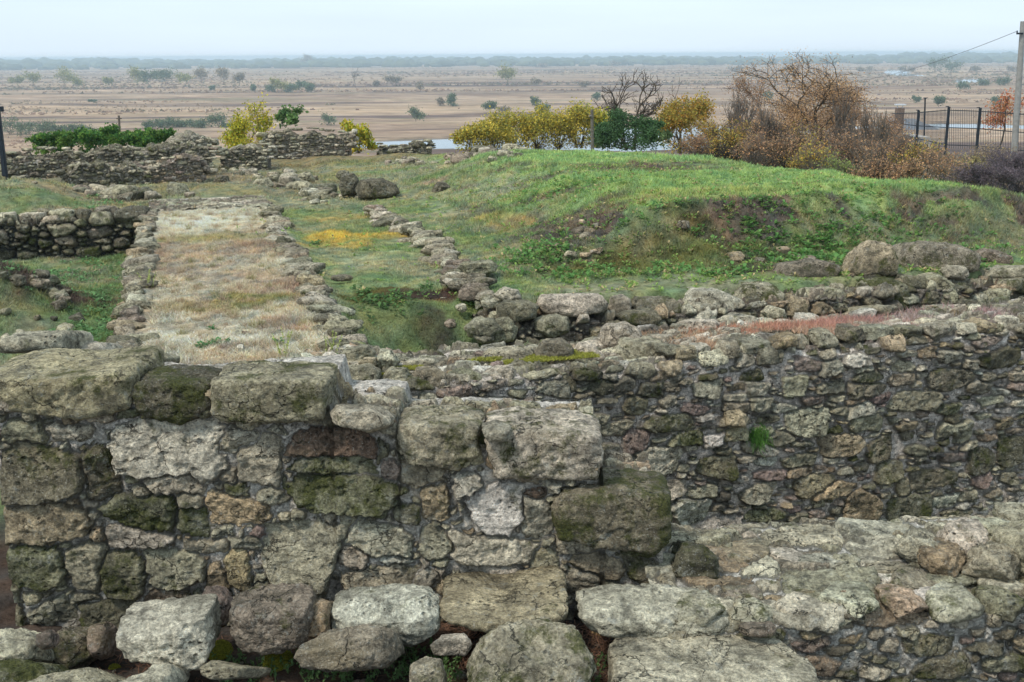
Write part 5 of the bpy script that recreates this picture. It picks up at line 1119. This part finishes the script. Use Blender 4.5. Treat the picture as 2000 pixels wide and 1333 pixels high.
MB += [(x, 262+(x*7 % 5), 240+(x*3 % 7), 34, DG) for x in (42, 82, 116, 150, 172)]+[(x, 252+(x % 3), 236+(x*3 % 5), 30, DG) for x in (290, 325, 357, 392, 442)]+[(x, 181, 164+(x % 4), 24, DG) for x in (530, 562)]+[(x, 141, 130+(x % 3), 34, PB) for x in (1440, 1540, 1690, 1770, 1905, 1980)]
band = lambda b: 0 if b > 215 else 1 if b > 160 else 2
BN = ['along the near edge of the marsh', 'in the middle of the marsh', 'far out near the horizon']
for i, (px, b, t, w_, cs) in enumerate(MB):
    k = sorted(q[0] for q in MB if band(q[1]) == band(b)).index(px)
    mtree(px, b, t, w_, cs, 260+i, 'hazy '+('grey-green' if cs is DG else 'brownish')+' bush, '+ORD[k]+' from the left '+BN[band(b)], 260, 'marsh_bush', 'bush', 'bushes dotted over the marsh', 3)
# far tree line as one mass
V = []; Fc_ = []; C_ = []; off = 0
D0, F0 = ico(2)
for i in range(2200):
    y = rng.uniform(1500, 2500); x = rng.uniform(-1, 1)*y*.75
    e = .5+.5*float(fbm(x*.004, 3, 0, 5, 3)); s = rng.uniform(3.4, 7.2)*(.65+.8*e)*y/2000
    P = D0*np.array([s*rng.uniform(1, 2.4), s*2, s])*(1+.35*fbm(D0[:, 0]*3+i, D0[:, 1]*3, D0[:, 2]*3, 4, 2))[:, None]+np.array([x, y, PZ+s*.5])
    V.append(P); Fc_.append(F0+off); off += len(P); C_.append(np.repeat(np.array([[.10, .115, .07]])*rng.uniform(.7, 1.4), len(P), 0))
o = mesh_np('distant_treeline', np.concatenate(V), np.concatenate(Fc_), M_LEAF, np.concatenate(C_)); tag(o, 'blue hazy line of woods along the horizon', 'woods', kind='stuff')

# ================= POSTS, FENCE, POLE, HOUSE =================
def box(bm, c, d, rot=0):
    m = Matrix.Translation(c) @ Matrix.Rotation(rot, 4, 'Z') @ Matrix.Diagonal((*d, 1))
    bmesh.ops.create_cube(bm, size=1, matrix=m)
def bmo(name, bm, mat, parent=None, bev=0):
    if bev: bmesh.ops.bevel(bm, geom=bm.edges[:], offset=bev, segments=2, affect='EDGES')
    me = bpy.data.meshes.new(name); bm.to_mesh(me); bm.free(); me.materials.append(mat)
    o = bpy.data.objects.new(name, me); COL.objects.link(o)
    if parent: o.parent = parent; o.location = [-c for c in parent.location]
    return o
def cyl(bm, a, b, r1, r2, n=10):
    a, b = Vector([float(t) for t in a]), Vector([float(t) for t in b]); d = b-a
    m = Matrix.Translation((a+b)/2) @ d.to_track_quat('Z', 'Y').to_matrix().to_4x4()
    bmesh.ops.create_cone(bm, cap_ends=True, segments=n, radius1=r1, radius2=r2, depth=d.length, matrix=m)
# concrete pole with its wire
a = on_Y(1985, 297, 40); b = on_Y(1998, 42, 40)
pe = empty('utility_pole', a, 'tall grey concrete utility pole at the right edge of the photo', 'utility pole')
bm = bmesh.new(); cyl(bm, a-np.array([0, 0, 2]), b, .13, .085, 12); bmo('pole', bm, M_CONC, pe)
bm = bmesh.new(); q = on_Y(1992, 66, 39.9); box(bm, q, (.22, .06, .06)); cyl(bm, q+np.array([-.1, 0, 0]), q+np.array([-.1, 0, .1]), .03, .02, 8); bmo('insulator', bm, M_BLACK, pe)
w0 = q+np.array([-.1, 0, .08]); w1 = on_Y(1560, 150, 110); seg = []
pv = w0
for i in range(1, 33):
    t = i/32; p = w0+(w1-w0)*t-np.array([0, 0, 4.2*t*(1-t)]); seg.append((pv, p, .009, .009)); pv = p
V, Fq = tubes(seg, 5); o = mesh_np('overhead_wire', V, Fq, M_BLACK, loc=w0); tag(o, 'thin overhead wire sloping down left from the concrete pole', 'wire')
# steel fence
fe = empty('metal_fence', on_Y(1850, 285, 42), 'dark steel mesh fence with square posts on the slope at the right', 'fence')
fpx_ = [(1792, 216, 276), (1850, 209, 290), (1911, 211, 292), (1984, 216, 300), (2060, 220, 305)]
Df = [44, 42, 41, 40, 39]
pp = [(on_Y(x, t, d), on_Y(x, b, d)) for (x, t, b), d in zip(fpx_, Df)]
for t_, b_ in pp:
    bm = bmesh.new(); c_ = (t_+b_)/2; box(bm, c_-np.array([0, 0, .3]), (.085, .085, t_[2]-b_[2]+.6)); box(bm, t_+np.array([0, 0, .01]), (.10, .10, .03)); bmo('post', bm, M_BLACK, fe, .008)
pp = [(on_Y(1740, 219, 45.5), on_Y(1740, 262, 45.5))]+pp
for (t0, b0), (t1, b1) in zip(pp[:-1], pp[1:]):
    bm = bmesh.new(); L = np.linalg.norm((t1-t0)[:2]); n = int(L/.085)
    for f_ in (.08, .5, .92):
        cyl(bm, t0*(1-f_)+b0*f_, t1*(1-f_)+b1*f_, .016, .016, 4)
    for k in range(1, n):
        u = k/n; cyl(bm, t0*(1-u)+t1*u-np.array([0, 0, .06]), b0*(1-u)+b1*u, .007, .007, 4)
    bmo('bar_panel', bm, M_BLACK, fe)
bm = bmesh.new(); t_, b_ = on_Y(1807, 192, 44.5), on_Y(1807, 240, 44.5); cyl(bm, b_-np.array([0, 0, .5]), t_, .035, .03, 8); box(bm, t_, (.1, .1, .04)); o = bmo('thin_post', bm, M_BLACK); tag(o, 'thin bare pole rising above the left end of the steel fence', 'pole')
# black post at far left
a = on_Y(3, 345, 15.5); b = on_Y(0, 195, 15.5)
pe = empty('gate_post', a, 'black metal gate post with hinge plates at the left edge of the photo', 'post')
bm = bmesh.new(); box(bm, (a+b)/2, (.06, .06, b[2]-a[2])); bmo('post', bm, M_BLACK, pe, .006)
for f_ in (.12, .62):
    bm = bmesh.new(); box(bm, a*f_+b*(1-f_)+np.array([.035, -.02, 0]), (.03, .05, .07)); bmo('hinge', bm, M_BLACK, pe, .004)
bm = bmesh.new(); cyl(bm, a+np.array([.07, 0, -.05]), a*.6+b*.4+np.array([.01, 0, 0]), .018, .018, 6); bmo('brace', bm, M_BLACK, pe)
bm = bmesh.new(); a, b = on_Y(232, 272, 30), on_Y(232, 226, 30); cyl(bm, a-np.array([0, 0, .8]), b, .035, .03, 8); box(bm, b-np.array([0, 0, .08]), (.14, .03, .03)); o = bmo('thin_post', bm, M_WOOD); tag(o, 'thin distant pole with a short crosspiece above the green bushes', 'pole')
bm = bmesh.new(); a, b = on_Y(1158, 286, 19.5), on_Y(1156, 214, 19.5); cyl(bm, a-np.array([0, 0, .3]), b, .032, .026, 9); cyl(bm, b-np.array([0, 0, .14]), b+np.array([-.03, -.02, -.10]), .035, .03, 6); o = bmo('wooden_post', bm, M_WOOD); tag(o, 'weathered grey wooden post between the yellow shrubs and the dark green bush', 'post')
# house roof below the slope
h0 = on_Y(1770, 246, 55)
he = empty('house', h0+np.array([0, 0, -2]), 'small house below the slope with a pale roof and brick chimney, left of the fence', 'house')
def quadmesh(name, P, mat, parent, th=.06):
    bm = bmesh.new(); vs = [bm.verts.new([float(t) for t in p]) for p in P]; f = bm.faces.new(vs); bmesh.ops.solidify(bm, geom=[f], thickness=th); return bmo(name, bm, mat, parent)
A_ = on_Y(1735, 232, 58); B_ = on_Y(1785, 232, 54); C_1 = on_Y(1838, 254, 53); D_ = on_Y(1730, 254, 60)
quadmesh('roof', [A_, B_, C_1+np.array([0, 0, 0]), D_], M_ROOF, he, .1)
bm = bmesh.new(); cc = (A_+B_+C_1+D_)/4; box(bm, cc+np.array([0, 1.0, -1.9]), (2.2, 3.0, 2.6)); bmo('wall', bm, simple('rendered_wall', (.42, .38, .34), .9, 4, .15), he)
bm = bmesh.new(); c0 = on_Y(1757, 222, 55.5); box(bm, c0-np.array([0, 0, .35]), (.36, .36, 1.2)); bmo('chimney', bm, M_BRICK, he, .01)
bm = bmesh.new(); box(bm, c0+np.array([0, 0, .42]), (.44, .4, .05)); box(bm, c0+np.array([-.13, 0, .33]), (.03, .03, .16)); box(bm, c0+np.array([.13, 0, .33]), (.03, .03, .16)); bmo('chimney_cap', bm, M_ROOF, he)

# ================= HAZE =================
bm = bmesh.new(); box(bm, (0, 1500, -8.1), (9600, 6200, 20.6)); 
b = bpy.data.materials.new('haze'); b.use_nodes = True; nt = b.node_tree; nt.nodes.clear()
out = nt.nodes.new('ShaderNodeOutputMaterial'); pv_ = nt.nodes.new('ShaderNodeVolumePrincipled')
pv_.inputs['Color'].default_value = (.70, .87, 1, 1); pv_.inputs['Density'].default_value = .00052; pv_.inputs['Anisotropy'].default_value = .2
nt.links.new(pv_.outputs[0], out.inputs['Volume'])
hz = bmo('haze', bm, b); hz['kind'] = 'stuff'
